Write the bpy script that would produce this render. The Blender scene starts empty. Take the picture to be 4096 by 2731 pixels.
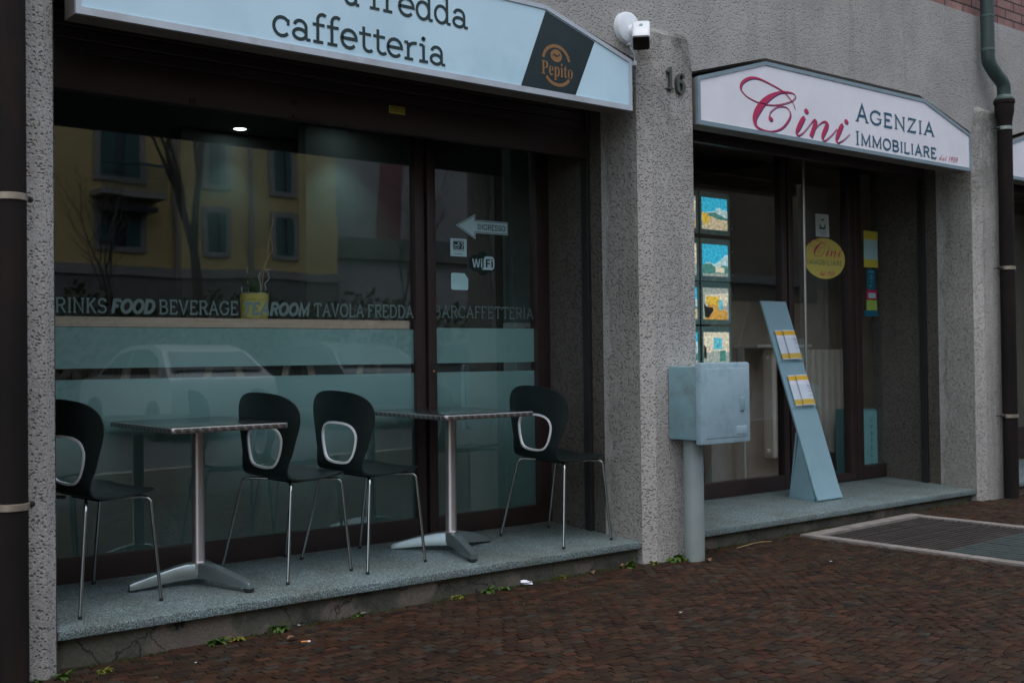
import bpy, bmesh, math, random
import numpy as np
from mathutils import Vector, Matrix
rnd = random.Random(7)
SC = bpy.context.scene
COL = SC.collection
PI = math.pi
R = math.radians

# ------------------------------------------------------------------ camera, sky, sun, exposure
YAW, PIT, ROL = 0.6795, 0.0153, -0.0126
fw = Vector((math.sin(YAW) * math.cos(PIT), math.cos(YAW) * math.cos(PIT), math.sin(PIT)))
rt0 = Vector((math.cos(YAW), -math.sin(YAW), 0)); up0 = rt0.cross(fw)
rt = rt0 * math.cos(ROL) + up0 * math.sin(ROL); up = -rt0 * math.sin(ROL) + up0 * math.cos(ROL)
cd = bpy.data.cameras.new('camera'); cam = bpy.data.objects.new('camera', cd); COL.objects.link(cam)
M = Matrix((rt, up, -fw)).transposed().to_4x4(); M.translation = Vector((0, -4.6775, 1.0497))
cam.matrix_world = M
cd.sensor_width = 36; cd.lens = 4613.24 / 4096 * 36; cd.clip_end = 500; cd.clip_start = 0.05
cd.dof.use_dof = True; cd.dof.focus_distance = 5.6; cd.dof.aperture_fstop = 3.6
SC.camera = cam

SUN_EL, SUN_AZ = 76, 225      # overcast: azimuth measured clockwise from +Y
w = bpy.data.worlds.new('World'); SC.world = w; w.use_nodes = True
wt = w.node_tree; wt.nodes.clear()
sky = wt.nodes.new('ShaderNodeTexSky'); sky.sky_type = 'NISHITA'; sky.sun_disc = False
sky.sun_elevation = R(SUN_EL); sky.sun_rotation = R(SUN_AZ); sky.air_density = 1.0; sky.dust_density = 2.5; sky.ozone_density = 1.0
bg = wt.nodes.new('ShaderNodeBackground'); bg.inputs[1].default_value = 0.14
wo = wt.nodes.new('ShaderNodeOutputWorld')
wt.links.new(sky.outputs[0], bg.inputs[0]); wt.links.new(bg.outputs[0], wo.inputs[0])
sd = bpy.data.lights.new('sun', 'SUN'); sd.energy = 1.15; sd.angle = R(140); sd.color = (1.0, 0.97, 0.84)
so = bpy.data.objects.new('sun', sd); COL.objects.link(so)
sdir = Vector((math.sin(R(SUN_AZ)) * math.cos(R(SUN_EL)), math.cos(R(SUN_AZ)) * math.cos(R(SUN_EL)), math.sin(R(SUN_EL))))
so.rotation_euler = sdir.to_track_quat('Z', 'Y').to_euler(); so.location = (0, -10, 12)
SC.view_settings.view_transform = 'Standard'; SC.view_settings.look = 'None'
SC.view_settings.exposure = 0.72; SC.view_settings.gamma = 1.0
SC.render.engine = 'CYCLES'
SC.cycles.max_bounces = 8; SC.cycles.transparent_max_bounces = 12

# ------------------------------------------------------------------ materials
def nodes(name):
    m = bpy.data.materials.new(name); m.use_nodes = True
    nt = m.node_tree; nt.nodes.clear()
    o = nt.nodes.new('ShaderNodeOutputMaterial')
    return m, nt, o
def N(nt, t, **kw):
    n = nt.nodes.new(t)
    for k, v in kw.items():
        if k.startswith('i_'): n.inputs[k[2:].replace('_', ' ')].default_value = v
        elif k.startswith('n_'): n.inputs[int(k[2:])].default_value = v
        else: setattr(n, k, v)
    return n
def ramp(nt, src, stops):
    r = nt.nodes.new('ShaderNodeValToRGB'); e = r.color_ramp.elements
    while len(e) < len(stops): e.new(0.5)
    for k, (p, c) in enumerate(stops):
        e[k].position = p; e[k].color = c if len(c) == 4 else (*c, 1)
    nt.links.new(src, r.inputs[0]); return r
def c4(c): return (*c, 1) if len(c) == 3 else c
def mixc(nt, fac, a, b, mode='MIX'):
    n = nt.nodes.new('ShaderNodeMix'); n.data_type = 'RGBA'; n.blend_type = mode
    for i, v in ((0, fac), (6, a), (7, b)):
        if hasattr(v, 'links') or hasattr(v, 'is_linked'): nt.links.new(v, n.inputs[i])
        else: n.inputs[i].default_value = v if i == 0 else c4(v)
    return n.outputs[2]
def coords(nt, scale=(1, 1, 1), kind='Object'):
    tc = nt.nodes.new('ShaderNodeTexCoord'); mp = nt.nodes.new('ShaderNodeMapping')
    mp.inputs['Scale'].default_value = scale
    nt.links.new(tc.outputs[kind], mp.inputs[0]); return mp.outputs[0]
def noise(nt, co, scale, detail=3, rough=0.5):
    n = N(nt, 'ShaderNodeTexNoise', i_Scale=scale, i_Detail=detail, i_Roughness=rough)
    nt.links.new(co, n.inputs['Vector']); return n.outputs[0]
MATS = {}
def mat(name, col, rough=0.6, metal=0.0, var=0.12, vscale=6.0, bump=0.0, bscale=60.0, coat=0.0, spec=0.5, dirt=None, dscale=3.0, aniso=None):
    """painted / plain surface with soft tone variation, roughness wear and fine bump"""
    if name in MATS: return MATS[name]
    m, nt, o = nodes(name)
    p = N(nt, 'ShaderNodeBsdfPrincipled'); co = coords(nt, aniso or (1, 1, 1))
    n1 = noise(nt, co, vscale, 4, 0.6)
    lo = tuple(c * (1 - var) for c in col); hi = tuple(min(1, c * (1 + var)) for c in col)
    r = ramp(nt, n1, [(0.3, lo), (0.7, hi)]); out = r.outputs[0]
    if dirt:
        n2 = noise(nt, co, dscale, 6, 0.65); r2 = ramp(nt, n2, [(0.52, (0, 0, 0)), (0.72, (1, 1, 1))])
        out = mixc(nt, r2.outputs[0], out, dirt)
    nt.links.new(out, p.inputs['Base Color'])
    rr = N(nt, 'ShaderNodeMapRange', n_3=max(0.02, rough - 0.08), n_4=min(1, rough + 0.1)); nt.links.new(n1, rr.inputs[0])
    nt.links.new(rr.outputs[0], p.inputs['Roughness'])
    p.inputs['Metallic'].default_value = metal; p.inputs['Coat Weight'].default_value = coat
    p.inputs['Specular IOR Level'].default_value = spec
    if bump:
        nb = noise(nt, co, bscale, 3, 0.6); b = N(nt, 'ShaderNodeBump', i_Strength=bump, i_Distance=0.004)
        nt.links.new(nb, b.inputs['Height']); nt.links.new(b.outputs[0], p.inputs['Normal'])
    nt.links.new(p.outputs[0], o.inputs[0]); MATS[name] = m; return m

def mat_concrete(name, base, pit=0.5, scale=46.0, strength=0.8, stain=(0.10, 0.115, 0.10), stain_amt=0.35, zgreen=None):
    """bush-hammered precast concrete: punched pits, grain, weather stains and runs"""
    m, nt, o = nodes(name); p = N(nt, 'ShaderNodeBsdfPrincipled', i_Roughness=0.9)
    p.inputs['Specular IOR Level'].default_value = 0.25
    co = coords(nt)
    # pits
    warp = N(nt, 'ShaderNodeTexNoise', i_Scale=9.0, i_Detail=2.0); nt.links.new(co, warp.inputs['Vector'])
    vm = N(nt, 'ShaderNodeVectorMath', operation='MULTIPLY_ADD'); vm.inputs[1].default_value = (0.05, 0.05, 0.05)
    nt.links.new(warp.outputs[1], vm.inputs[0]); nt.links.new(co, vm.inputs[2])
    vo = N(nt, 'ShaderNodeTexVoronoi', i_Scale=scale); vo.inputs['Randomness'].default_value = 0.9
    nt.links.new(vm.outputs[0], vo.inputs['Vector'])
    n2 = noise(nt, co, scale * 0.9, 4, 0.7)
    add = N(nt, 'ShaderNodeMath', operation='ADD'); nt.links.new(vo.outputs[0], add.inputs[0])
    mm = N(nt, 'ShaderNodeMath', operation='MULTIPLY'); mm.inputs[1].default_value = 0.40; nt.links.new(n2, mm.inputs[0]); nt.links.new(mm.outputs[0], add.inputs[1])
    pr = ramp(nt, add.outputs[0], [(0.26, (0, 0, 0)), (0.62, (1, 1, 1))])
    big = noise(nt, co, 1.7, 5, 0.6)
    grain = noise(nt, co, 190, 2, 0.6)
    c1 = ramp(nt, big, [(0.3, tuple(c * 0.82 for c in base)), (0.7, tuple(c * 1.12 for c in base))]).outputs[0]
    g = ramp(nt, grain, [(0.3, (0.62, 0.62, 0.62)), (0.7, (1.22, 1.22, 1.22))]).outputs[0]
    c2 = mixc(nt, 1.0, c1, g, 'MULTIPLY')
    pc = mixc(nt, pr.outputs[0], tuple(pit * c for c in (1, 1, 1)), (1, 1, 1))
    c3 = mixc(nt, 1.0, c2, pc, 'MULTIPLY')
    # vertical runs
    cs = coords(nt, (7, 7, 0.55)); run = noise(nt, cs, 1.0, 5, 0.65)
    rr = ramp(nt, run, [(0.52, (0, 0, 0)), (0.72, (stain_amt,) * 3)])
    c4_ = mixc(nt, rr.outputs[0], c3, stain)
    if zgreen:
        tc = N(nt, 'ShaderNodeTexCoord'); sx = N(nt, 'ShaderNodeSeparateXYZ'); nt.links.new(tc.outputs['Object'], sx.inputs[0])
        lo, hi, amt = zgreen
        mr = N(nt, 'ShaderNodeMapRange', n_1=lo, n_2=hi); nt.links.new(sx.outputs[2], mr.inputs[0])
        nn = noise(nt, co, 3.2, 5, 0.7); mu = N(nt, 'ShaderNodeMath', operation='MULTIPLY'); nt.links.new(mr.outputs[0], mu.inputs[0])
        r9 = ramp(nt, nn, [(0.35, (0, 0, 0)), (0.62, (amt,) * 3)]); nt.links.new(r9.outputs[0], mu.inputs[1])
        c4_ = mixc(nt, mu.outputs[0], c4_, (0.075, 0.088, 0.075))
    nt.links.new(c4_, p.inputs['Base Color'])
    b = N(nt, 'ShaderNodeBump', i_Strength=strength, i_Distance=0.009)
    ad2 = N(nt, 'ShaderNodeMath', operation='MULTIPLY_ADD'); ad2.inputs[1].default_value = 0.35
    nt.links.new(grain, ad2.inputs[0]); nt.links.new(pr.outputs[0], ad2.inputs[2])
    nt.links.new(ad2.outputs[0], b.inputs['Height']); nt.links.new(b.outputs[0], p.inputs['Normal'])
    nt.links.new(p.outputs[0], o.inputs[0]); MATS[name] = m; return m

def mat_granite(name, base=(0.165, 0.222, 0.225)):
    m, nt, o = nodes(name); p = N(nt, 'ShaderNodeBsdfPrincipled'); co = coords(nt)
    s1 = noise(nt, co, 150, 2, 0.6); s2 = noise(nt, co, 70, 3, 0.7); big = noise(nt, co, 2.2, 5, 0.6)
    a = ramp(nt, s1, [(0.38, tuple(c * 0.30 for c in base)), (0.5, base), (0.62, tuple(c * 1.9 for c in base))]).outputs[0]
    b = ramp(nt, s2, [(0.38, (0.6, 0.6, 0.6)), (0.62, (1.2, 1.2, 1.2))]).outputs[0]
    c = mixc(nt, 1, a, b, 'MULTIPLY')
    d = ramp(nt, big, [(0.42, (1, 1, 1)), (0.7, (0.72, 0.62, 0.54))]).outputs[0]
    e = mixc(nt, 1, c, d, 'MULTIPLY'); nt.links.new(e, p.inputs['Base Color'])
    rr = N(nt, 'ShaderNodeMapRange', n_3=0.34, n_4=0.62); nt.links.new(big, rr.inputs[0]); nt.links.new(rr.outputs[0], p.inputs['Roughness'])
    bm_ = N(nt, 'ShaderNodeBump', i_Strength=0.25, i_Distance=0.002); nt.links.new(s2, bm_.inputs['Height']); nt.links.new(bm_.outputs[0], p.inputs['Normal'])
    nt.links.new(p.outputs[0], o.inputs[0]); MATS[name] = m; return m

def mat_glass(name, ior=2.3, tint=(0.95, 0.985, 0.975)):
    m, nt, o = nodes(name)
    f = N(nt, 'ShaderNodeFresnel'); ge = N(nt, 'ShaderNodeNewGeometry'); mi = N(nt, 'ShaderNodeMapRange', n_3=ior, n_4=1 / ior)
    nt.links.new(ge.outputs['Backfacing'], mi.inputs[0]); nt.links.new(mi.outputs[0], f.inputs['IOR']); t = N(nt, 'ShaderNodeBsdfTransparent', i_Color=c4(tint))
    g = N(nt, 'ShaderNodeBsdfGlossy', i_Roughness=0.012, i_Color=(0.9, 0.97, 0.95, 1))
    co = coords(nt, (1.2, 1, 0.8)); nb = noise(nt, co, 1.3, 2, 0.5)
    b = N(nt, 'ShaderNodeBump', i_Strength=0.05, i_Distance=0.02); nt.links.new(nb, b.inputs['Height']); nt.links.new(b.outputs[0], g.inputs['Normal'])
    mx = N(nt, 'ShaderNodeMixShader'); nt.links.new(f.outputs[0], mx.inputs[0]); nt.links.new(t.outputs[0], mx.inputs[1]); nt.links.new(g.outputs[0], mx.inputs[2])
    nt.links.new(mx.outputs[0], o.inputs[0]); MATS[name] = m; return m

def mat_film(name, col, clear=0.2, trans=0.35, refl_grade=None):
    """sand-blast film: matt body, soft sheen, partly clear; grade = reflection falloff painted as clearness (low z, high z, extra clearness at low z)"""
    m, nt, o = nodes(name); co = coords(nt)
    n = noise(nt, co, 1.1, 4, 0.55); fn = noise(nt, co, 240, 2, 0.5)
    c = ramp(nt, n, [(0.3, tuple(x * 0.84 for x in col)), (0.7, tuple(min(1, x * 1.12) for x in col))]).outputs[0]
    d = N(nt, 'ShaderNodeBsdfDiffuse'); nt.links.new(c, d.inputs[0])
    gl = N(nt, 'ShaderNodeBsdfGlossy', i_Roughness=0.38, i_Color=(0.75, 0.95, 0.93, 1))
    m0 = N(nt, 'ShaderNodeMixShader', n_0=0.12); nt.links.new(d.outputs[0], m0.inputs[1]); nt.links.new(gl.outputs[0], m0.inputs[2])
    tl = N(nt, 'ShaderNodeBsdfTranslucent'); nt.links.new(c, tl.inputs[0])
    m1 = N(nt, 'ShaderNodeMixShader', n_0=trans); nt.links.new(m0.outputs[0], m1.inputs[1]); nt.links.new(tl.outputs[0], m1.inputs[2])
    tr = N(nt, 'ShaderNodeBsdfTransparent', i_Color=(0.30, 0.52, 0.50, 1))
    m2 = N(nt, 'ShaderNodeMixShader', n_0=clear); nt.links.new(m1.outputs[0], m2.inputs[1]); nt.links.new(tr.outputs[0], m2.inputs[2])
    if refl_grade:
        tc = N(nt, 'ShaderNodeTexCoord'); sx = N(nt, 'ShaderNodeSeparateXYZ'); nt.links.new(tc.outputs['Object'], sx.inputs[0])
        mr = N(nt, 'ShaderNodeMapRange', n_1=refl_grade[0], n_2=refl_grade[1], n_3=clear + refl_grade[2], n_4=clear); mr.interpolation_type = 'SMOOTHSTEP'
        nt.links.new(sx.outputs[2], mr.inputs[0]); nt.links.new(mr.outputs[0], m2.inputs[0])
    b = N(nt, 'ShaderNodeBump', i_Strength=0.1, i_Distance=0.001); nt.links.new(fn, b.inputs['Height']); nt.links.new(b.outputs[0], d.inputs['Normal'])
    nt.links.new(m2.outputs[0], o.inputs[0]); MATS[name] = m; return m

def mat_clear(name, tint=(0.8, 0.93, 0.93), fac=0.85):
    m, nt, o = nodes(name)
    t = N(nt, 'ShaderNodeBsdfTransparent', i_Color=c4(tint)); g = N(nt, 'ShaderNodeBsdfPrincipled', i_Roughness=0.15)
    co = coords(nt); r_ = ramp(nt, noise(nt, co, 12), [(0.3, (0.35, 0.5, 0.52)), (0.7, (0.5, 0.64, 0.66))]); nt.links.new(r_.outputs[0], g.inputs['Base Color'])
    mx = N(nt, 'ShaderNodeMixShader', n_0=1 - fac); nt.links.new(t.outputs[0], mx.inputs[1]); nt.links.new(g.outputs[0], mx.inputs[2])
    nt.links.new(mx.outputs[0], o.inputs[0]); MATS[name] = m; return m

def mat_setts():
    m, nt, o = nodes('porphyry_setts'); p = N(nt, 'ShaderNodeBsdfPrincipled'); p.inputs['Specular IOR Level'].default_value = 0.14; co = coords(nt)
    at = N(nt, 'ShaderNodeAttribute', attribute_name='tone')
    c = ramp(nt, at.outputs['Fac'], [(0.0, (0.018, 0.0125, 0.0095)), (0.2, (0.043, 0.0185, 0.010)), (0.38, (0.018, 0.0145, 0.0125)), (0.56, (0.048, 0.0225, 0.0125)), (0.74, (0.030, 0.0215, 0.0135)), (0.9, (0.066, 0.030, 0.0175)), (1.0, (0.036, 0.036, 0.031))]).outputs[0]
    g = ramp(nt, noise(nt, co, 130, 3, 0.65), [(0.3, (0.65, 0.65, 0.65)), (0.7, (1.25, 1.25, 1.25))]).outputs[0]
    c = mixc(nt, 1, c, g, 'MULTIPLY')
    big = ramp(nt, noise(nt, co, 1.3, 4, 0.6), [(0.35, (0.8, 0.8, 0.82)), (0.68, (1.12, 1.05, 1.0))]).outputs[0]
    c = mixc(nt, 1, c, big, 'MULTIPLY')
    ds = ramp(nt, noise(nt, co, 7, 5, 0.7), [(0.46, (0, 0, 0)), (0.70, (0.65, 0.65, 0.65))]).outputs[0]
    c = mixc(nt, ds, c, (0.042, 0.033, 0.021))
    ml = ramp(nt, noise(nt, co, 22, 5, 0.75), [(0.60, (0, 0, 0)), (0.70, (0.6, 0.6, 0.6))]).outputs[0]
    c = mixc(nt, ml, c, (0.050, 0.050, 0.014))
    nt.links.new(c, p.inputs['Base Color'])
    rr = N(nt, 'ShaderNodeMapRange', n_3=0.5, n_4=0.85); nt.links.new(noise(nt, co, 5, 4), rr.inputs[0]); nt.links.new(rr.outputs[0], p.inputs['Roughness'])
    b = N(nt, 'ShaderNodeBump', i_Strength=0.5, i_Distance=0.004); nt.links.new(noise(nt, co, 90, 4, 0.7), b.inputs['Height']); nt.links.new(b.outputs[0], p.inputs['Normal'])
    nt.links.new(p.outputs[0], o.inputs[0]); return m

def mat_joint():
    m, nt, o = nodes('joint_earth'); p = N(nt, 'ShaderNodeBsdfPrincipled', i_Roughness=0.95); co = coords(nt)
    a = ramp(nt, noise(nt, co, 60, 4, 0.7), [(0.3, (0.022, 0.015, 0.0095)), (0.7, (0.044, 0.032, 0.020))]).outputs[0]
    ms = ramp(nt, noise(nt, co, 2.3, 6, 0.72), [(0.54, (0, 0, 0)), (0.68, (1, 1, 1))]).outputs[0]
    c = mixc(nt, ms, a, (0.050, 0.052, 0.016)); nt.links.new(c, p.inputs['Base Color'])
    b = N(nt, 'ShaderNodeBump', i_Strength=0.8, i_Distance=0.01); nt.links.new(noise(nt, co, 80, 4, 0.7), b.inputs['Height']); nt.links.new(b.outputs[0], p.inputs['Normal'])
    nt.links.new(p.outputs[0], o.inputs[0]); return m

def mat_plaster(name, base, patch, bscale=40):
    m, nt, o = nodes(name); p = N(nt, 'ShaderNodeBsdfPrincipled', i_Roughness=0.92); co = coords(nt)
    a = ramp(nt, noise(nt, co, 4.5, 6, 0.7), [(0.34, tuple(c * 0.45 for c in base)), (0.5, base), (0.66, tuple(c * 1.25 for c in base))]).outputs[0]
    ms = ramp(nt, noise(nt, co, 2.6, 4, 0.55), [(0.56, (0, 0, 0)), (0.6, (0.85, 0.85, 0.85))]).outputs[0]
    c = mixc(nt, ms, a, patch); g = ramp(nt, noise(nt, co, 90, 3, 0.7), [(0.3, (0.7,) * 3), (0.7, (1.2,) * 3)]).outputs[0]
    c = mixc(nt, 1, c, g, 'MULTIPLY')
    vo = N(nt, 'ShaderNodeTexVoronoi', i_Scale=2.4, feature='DISTANCE_TO_EDGE')
    wv = N(nt, 'ShaderNodeVectorMath', operation='MULTIPLY_ADD'); wv.inputs[1].default_value = (0.25,) * 3
    nz = N(nt, 'ShaderNodeTexNoise', i_Scale=6.0, i_Detail=4.0); nt.links.new(co, nz.inputs['Vector']); nt.links.new(nz.outputs[1], wv.inputs[0]); nt.links.new(co, wv.inputs[2]); nt.links.new(wv.outputs[0], vo.inputs['Vector'])
    ck = ramp(nt, vo.outputs[0], [(0.0, (0.15,) * 3), (0.012, (1, 1, 1))]).outputs[0]
    c = mixc(nt, 1, c, ck, 'MULTIPLY'); nt.links.new(c, p.inputs['Base Color'])
    b = N(nt, 'ShaderNodeBump', i_Strength=0.6, i_Distance=0.008); nt.links.new(noise(nt, co, bscale, 5, 0.7), b.inputs['Height']); nt.links.new(b.outputs[0], p.inputs['Normal'])
    nt.links.new(p.outputs[0], o.inputs[0]); MATS[name] = m; return m

def mat_brick(name):
    m, nt, o = nodes(name); p = N(nt, 'ShaderNodeBsdfPrincipled', i_Roughness=0.85)
    tc = N(nt, 'ShaderNodeTexCoord'); sx = N(nt, 'ShaderNodeSeparateXYZ'); cx = N(nt, 'ShaderNodeCombineXYZ')
    nt.links.new(tc.outputs['Object'], sx.inputs[0]); nt.links.new(sx.outputs[0], cx.inputs[0]); nt.links.new(sx.outputs[2], cx.inputs[1])
    b = N(nt, 'ShaderNodeTexBrick', i_Scale=1.0); b.inputs['Brick Width'].default_value = 0.26; b.inputs['Row Height'].default_value = 0.075; b.inputs['Mortar Size'].default_value = 0.006
    b.inputs['Color1'].default_value = (0.21, 0.105, 0.095, 1); b.inputs['Color2'].default_value = (0.29, 0.165, 0.15, 1); b.inputs['Mortar'].default_value = (0.025, 0.02, 0.02, 1)
    nt.links.new(cx.outputs[0], b.inputs['Vector'])
    g = ramp(nt, noise(nt, tc.outputs['Object'], 9, 4, 0.65), [(0.3, (0.72,) * 3), (0.7, (1.25,) * 3)]).outputs[0]
    c = mixc(nt, 1, b.outputs[0], g, 'MULTIPLY'); nt.links.new(c, p.inputs['Base Color'])
    bp_ = N(nt, 'ShaderNodeBump', i_Strength=0.9, i_Distance=0.01, invert=True); nt.links.new(b.outputs[1], bp_.inputs['Height']); nt.links.new(bp_.outputs[0], p.inputs['Normal'])
    nt.links.new(p.outputs[0], o.inputs[0]); return m

def mat_wood(name, a, b_, axis=(1.2, 30, 30), rough=0.5):
    m, nt, o = nodes(name); p = N(nt, 'ShaderNodeBsdfPrincipled', i_Roughness=rough)
    co = coords(nt, axis); r_ = ramp(nt, noise(nt, co, 2.0, 6, 0.65), [(0.3, a), (0.7, b_)]); nt.links.new(r_.outputs[0], p.inputs['Base Color'])
    nt.links.new(p.outputs[0], o.inputs[0]); MATS[name] = m; return m

def mat_leaf(name, a, b_):
    m, nt, o = nodes(name); p = N(nt, 'ShaderNodeBsdfPrincipled', i_Roughness=0.55); co = coords(nt)
    r_ = ramp(nt, noise(nt, co, 40, 3, 0.6), [(0.3, a), (0.7, b_)]); nt.links.new(r_.outputs[0], p.inputs['Base Color'])
    tl = N(nt, 'ShaderNodeBsdfTranslucent'); nt.links.new(r_.outputs[0], tl.inputs[0])
    mx = N(nt, 'ShaderNodeMixShader', n_0=0.25); nt.links.new(p.outputs[0], mx.inputs[1]); nt.links.new(tl.outputs[0], mx.inputs[2])
    nt.links.new(mx.outputs[0], o.inputs[0]); MATS[name] = m; return m

CONC = mat_concrete('hammered_concrete', (0.40, 0.39, 0.37), scale=58, pit=0.72, strength=0.6, stain_amt=0.28)
CONCP = mat_concrete('hammered_pilaster', (0.45, 0.432, 0.405), scale=66, pit=0.66, strength=0.9, stain_amt=0.35, zgreen=(1.9, 2.95, 0.85))
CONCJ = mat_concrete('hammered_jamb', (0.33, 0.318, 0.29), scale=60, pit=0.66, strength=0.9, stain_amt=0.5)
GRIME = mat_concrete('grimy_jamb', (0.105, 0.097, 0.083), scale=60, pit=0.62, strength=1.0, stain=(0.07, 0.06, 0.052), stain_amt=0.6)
GRAN = mat_granite('granite'); 
RISER = mat_plaster('worn_plaster', (0.082, 0.078, 0.058), (0.16, 0.130, 0.105))
BRICK = mat_brick('brick_tiles')
BROWN = mat('brown_metal', (0.030, 0.018, 0.017), 0.42, var=0.2, vscale=3, bump=0.05, bscale=200)
BLACKM = mat('black_rubber', (0.012, 0.012, 0.012), 0.6)
GLASS = mat_glass('shop_glass')
FILM = mat_film('frosted_film', (0.26, 0.46, 0.45), clear=0.08, trans=0.10, refl_grade=(0.40, 0.98, 0.56))  # film painted clearer downwards to imitate the dark reflection of near paving
FILML = mat_film('frosted_letters', (0.16, 0.25, 0.24), clear=0.10, trans=0.15)
SIGN1 = mat('sign_face_blue_white', (0.55, 0.765, 0.87), 0.35, var=0.05, vscale=2.2, dirt=(0.46, 0.68, 0.79), dscale=1.5)
SIGN2 = mat('sign_face_pink_white', (0.80, 0.80, 0.85), 0.35, var=0.04, vscale=2.5, dirt=(0.72, 0.71, 0.75), dscale=2.0)
ALU1 = mat('white_aluminium', (0.50, 0.55, 0.60), 0.4, metal=0.2, var=0.08, dirt=(0.40, 0.42, 0.43), dscale=5)
ALU2 = mat('blue_grey_aluminium', (0.25, 0.33, 0.37), 0.4, metal=0.3, var=0.1)
HOUSING = mat('sign_housing', (0.20, 0.18, 0.165), 0.6, var=0.2, dirt=(0.12, 0.10, 0.09), dscale=4)
INK = mat('dark_teal_ink', (0.010, 0.030, 0.030), 0.4, var=0.1)
INKB = mat('petrol_blue_ink', (0.014, 0.09, 0.15), 0.4, var=0.1)
RED = mat('crimson_ink', (0.50, 0.022, 0.095), 0.4, var=0.06)
PURP = mat('purple_ink', (0.085, 0.03, 0.13), 0.4, var=0.06)
EMBL = mat('emblem_black_green', (0.006, 0.020, 0.020), 0.35, var=0.15)
GOLD = mat('bronze_ink', (0.25, 0.125, 0.038), 0.5, var=0.08)
WHITEP = mat('white_plastic', (0.74, 0.78, 0.82), 0.35, var=0.03, dirt=(0.62, 0.66, 0.68), dscale=8)
DARKGLS = mat('lens_black', (0.006, 0.006, 0.007), 0.12, coat=0.6)
DIGIT = mat('weathered_bronze', (0.085, 0.095, 0.085), 0.6, metal=0.4, var=0.3, vscale=30)
CHAIRB = mat('chair_black_plastic', (0.006, 0.0125, 0.0125), 0.42, var=0.12, vscale=8, bump=0.12, bscale=420)
RINGW = mat('chair_ring_grey', (0.74, 0.78, 0.80), 0.4, var=0.04)
CHROME = mat('chromed_steel', (0.36, 0.39, 0.39), 0.22, metal=1.0, var=0.06)
ALUT = mat('table_column_aluminium', (0.40, 0.37, 0.36), 0.34, metal=0.85, var=0.08, aniso=(1, 1, 0.2))
ALUB = mat('table_base_aluminium', (0.34, 0.41, 0.42), 0.32, metal=0.85, var=0.08)
STEEL = mat('table_top_steel', (0.22, 0.25, 0.25), 0.14, metal=0.9, var=0.12, vscale=4, bump=0.02, bscale=200)
BANDD = mat('band_dark', (0.20, 0.19, 0.185), 0.3, metal=0.9)
CAB = mat('cabinet_grey_plastic', (0.20, 0.335, 0.375), 0.5, var=0.1, vscale=5, dirt=(0.16, 0.205, 0.205), dscale=6, bump=0.1, bscale=300)
CABD = mat('cabinet_door_plastic', (0.30, 0.43, 0.49), 0.45, var=0.06, vscale=5, dirt=(0.22, 0.34, 0.39), dscale=9, bump=0.1, bscale=300)
POSTM = mat('grey_pvc_post', (0.23, 0.27, 0.265), 0.5, var=0.12, vscale=3, dirt=(0.20, 0.18, 0.14), dscale=3)
STAND = mat('grey_blue_powder_coat', (0.225, 0.375, 0.43), 0.45, var=0.06, bump=0.08, bscale=400)
PIPE = mat('brown_drainpipe', (0.0105, 0.0078, 0.0068), 0.85, var=0.35, vscale=5, spec=0.25, dirt=(0.026, 0.014, 0.011), dscale=6, aniso=(1, 1, 0.25))
COPPER = mat('green_copper_pipe', (0.030, 0.056, 0.052), 0.55, var=0.35, vscale=4, dirt=(0.028, 0.032, 0.032), dscale=4, aniso=(1, 1, 0.5))
COPPERL = mat('pale_verdigris', (0.07, 0.115, 0.105), 0.6, var=0.2, vscale=10)
CLAMP = mat('clamp_tin', (0.33, 0.28, 0.22), 0.45, metal=0.5, var=0.2, vscale=20)
CLAMPG = mat('clamp_green_tin', (0.30, 0.36, 0.33), 0.45, metal=0.3, var=0.2, vscale=20)
ASPH = mat('asphalt', (0.05, 0.05, 0.052), 0.85, var=0.2, vscale=20, bump=0.3, bscale=120)
STONEF = mat('pale_stone_kerb', (0.225, 0.205, 0.185), 0.85, var=0.2, vscale=9, bump=0.4, bscale=80, dirt=(0.12, 0.11, 0.10), dscale=5)
IRON = mat('rusty_iron', (0.045, 0.038, 0.034), 0.7, metal=0.3, var=0.3, vscale=12, dirt=(0.075, 0.068, 0.06), dscale=5)
IRONG = mat('green_grey_tread', (0.055, 0.075, 0.074), 0.6, metal=0.3, var=0.2, vscale=10)
PIT = mat('pit_dark', (0.01, 0.01, 0.01), 0.9)
WOODL = mat_wood('pale_beech', (0.47, 0.37, 0.28), (0.60, 0.49, 0.38))
WOODD = mat_wood('dark_walnut', (0.15, 0.07, 0.028), (0.24, 0.12, 0.05), axis=(20, 20, 1.5))
INTD = mat('cafe_wall_dark', (0.065, 0.068, 0.06), 0.8, var=0.15)
INTF = mat('cafe_floor', (0.06, 0.055, 0.05), 0.5, var=0.2)
CEIL = mat('cafe_ceiling', (0.16, 0.17, 0.16), 0.8, var=0.08)
INTA = mat('agency_wall_beige', (0.46, 0.37, 0.29), 0.8, var=0.1)
RADI = mat('radiator_enamel', (0.78, 0.70, 0.60), 0.4, var=0.05)
POTY = mat('yellow_glazed_pot', (0.62, 0.57, 0.14), 0.4, var=0.1, vscale=8, bump=0.05, bscale=30)
LEAFD = mat_leaf('orchid_leaf', (0.02, 0.06, 0.012), (0.06, 0.14, 0.03))
LEAFW = mat_leaf('weed_leaf', (0.045, 0.10, 0.02), (0.115, 0.20, 0.035))
LEAFY = mat_leaf('weed_yellow_leaf', (0.14, 0.16, 0.02), (0.24, 0.24, 0.04))
LEAFB = mat_leaf('dead_leaf', (0.16, 0.085, 0.045), (0.30, 0.18, 0.11))
MOSS = mat('moss', (0.06, 0.075, 0.018), 0.95, var=0.4, vscale=40, bump=0.8, bscale=150)
ROOT = mat('aerial_root', (0.36, 0.37, 0.34), 0.7, var=0.2, vscale=30)
STEMB = mat('orchid_stem', (0.30, 0.23, 0.10), 0.7, var=0.2, vscale=30)
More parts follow.
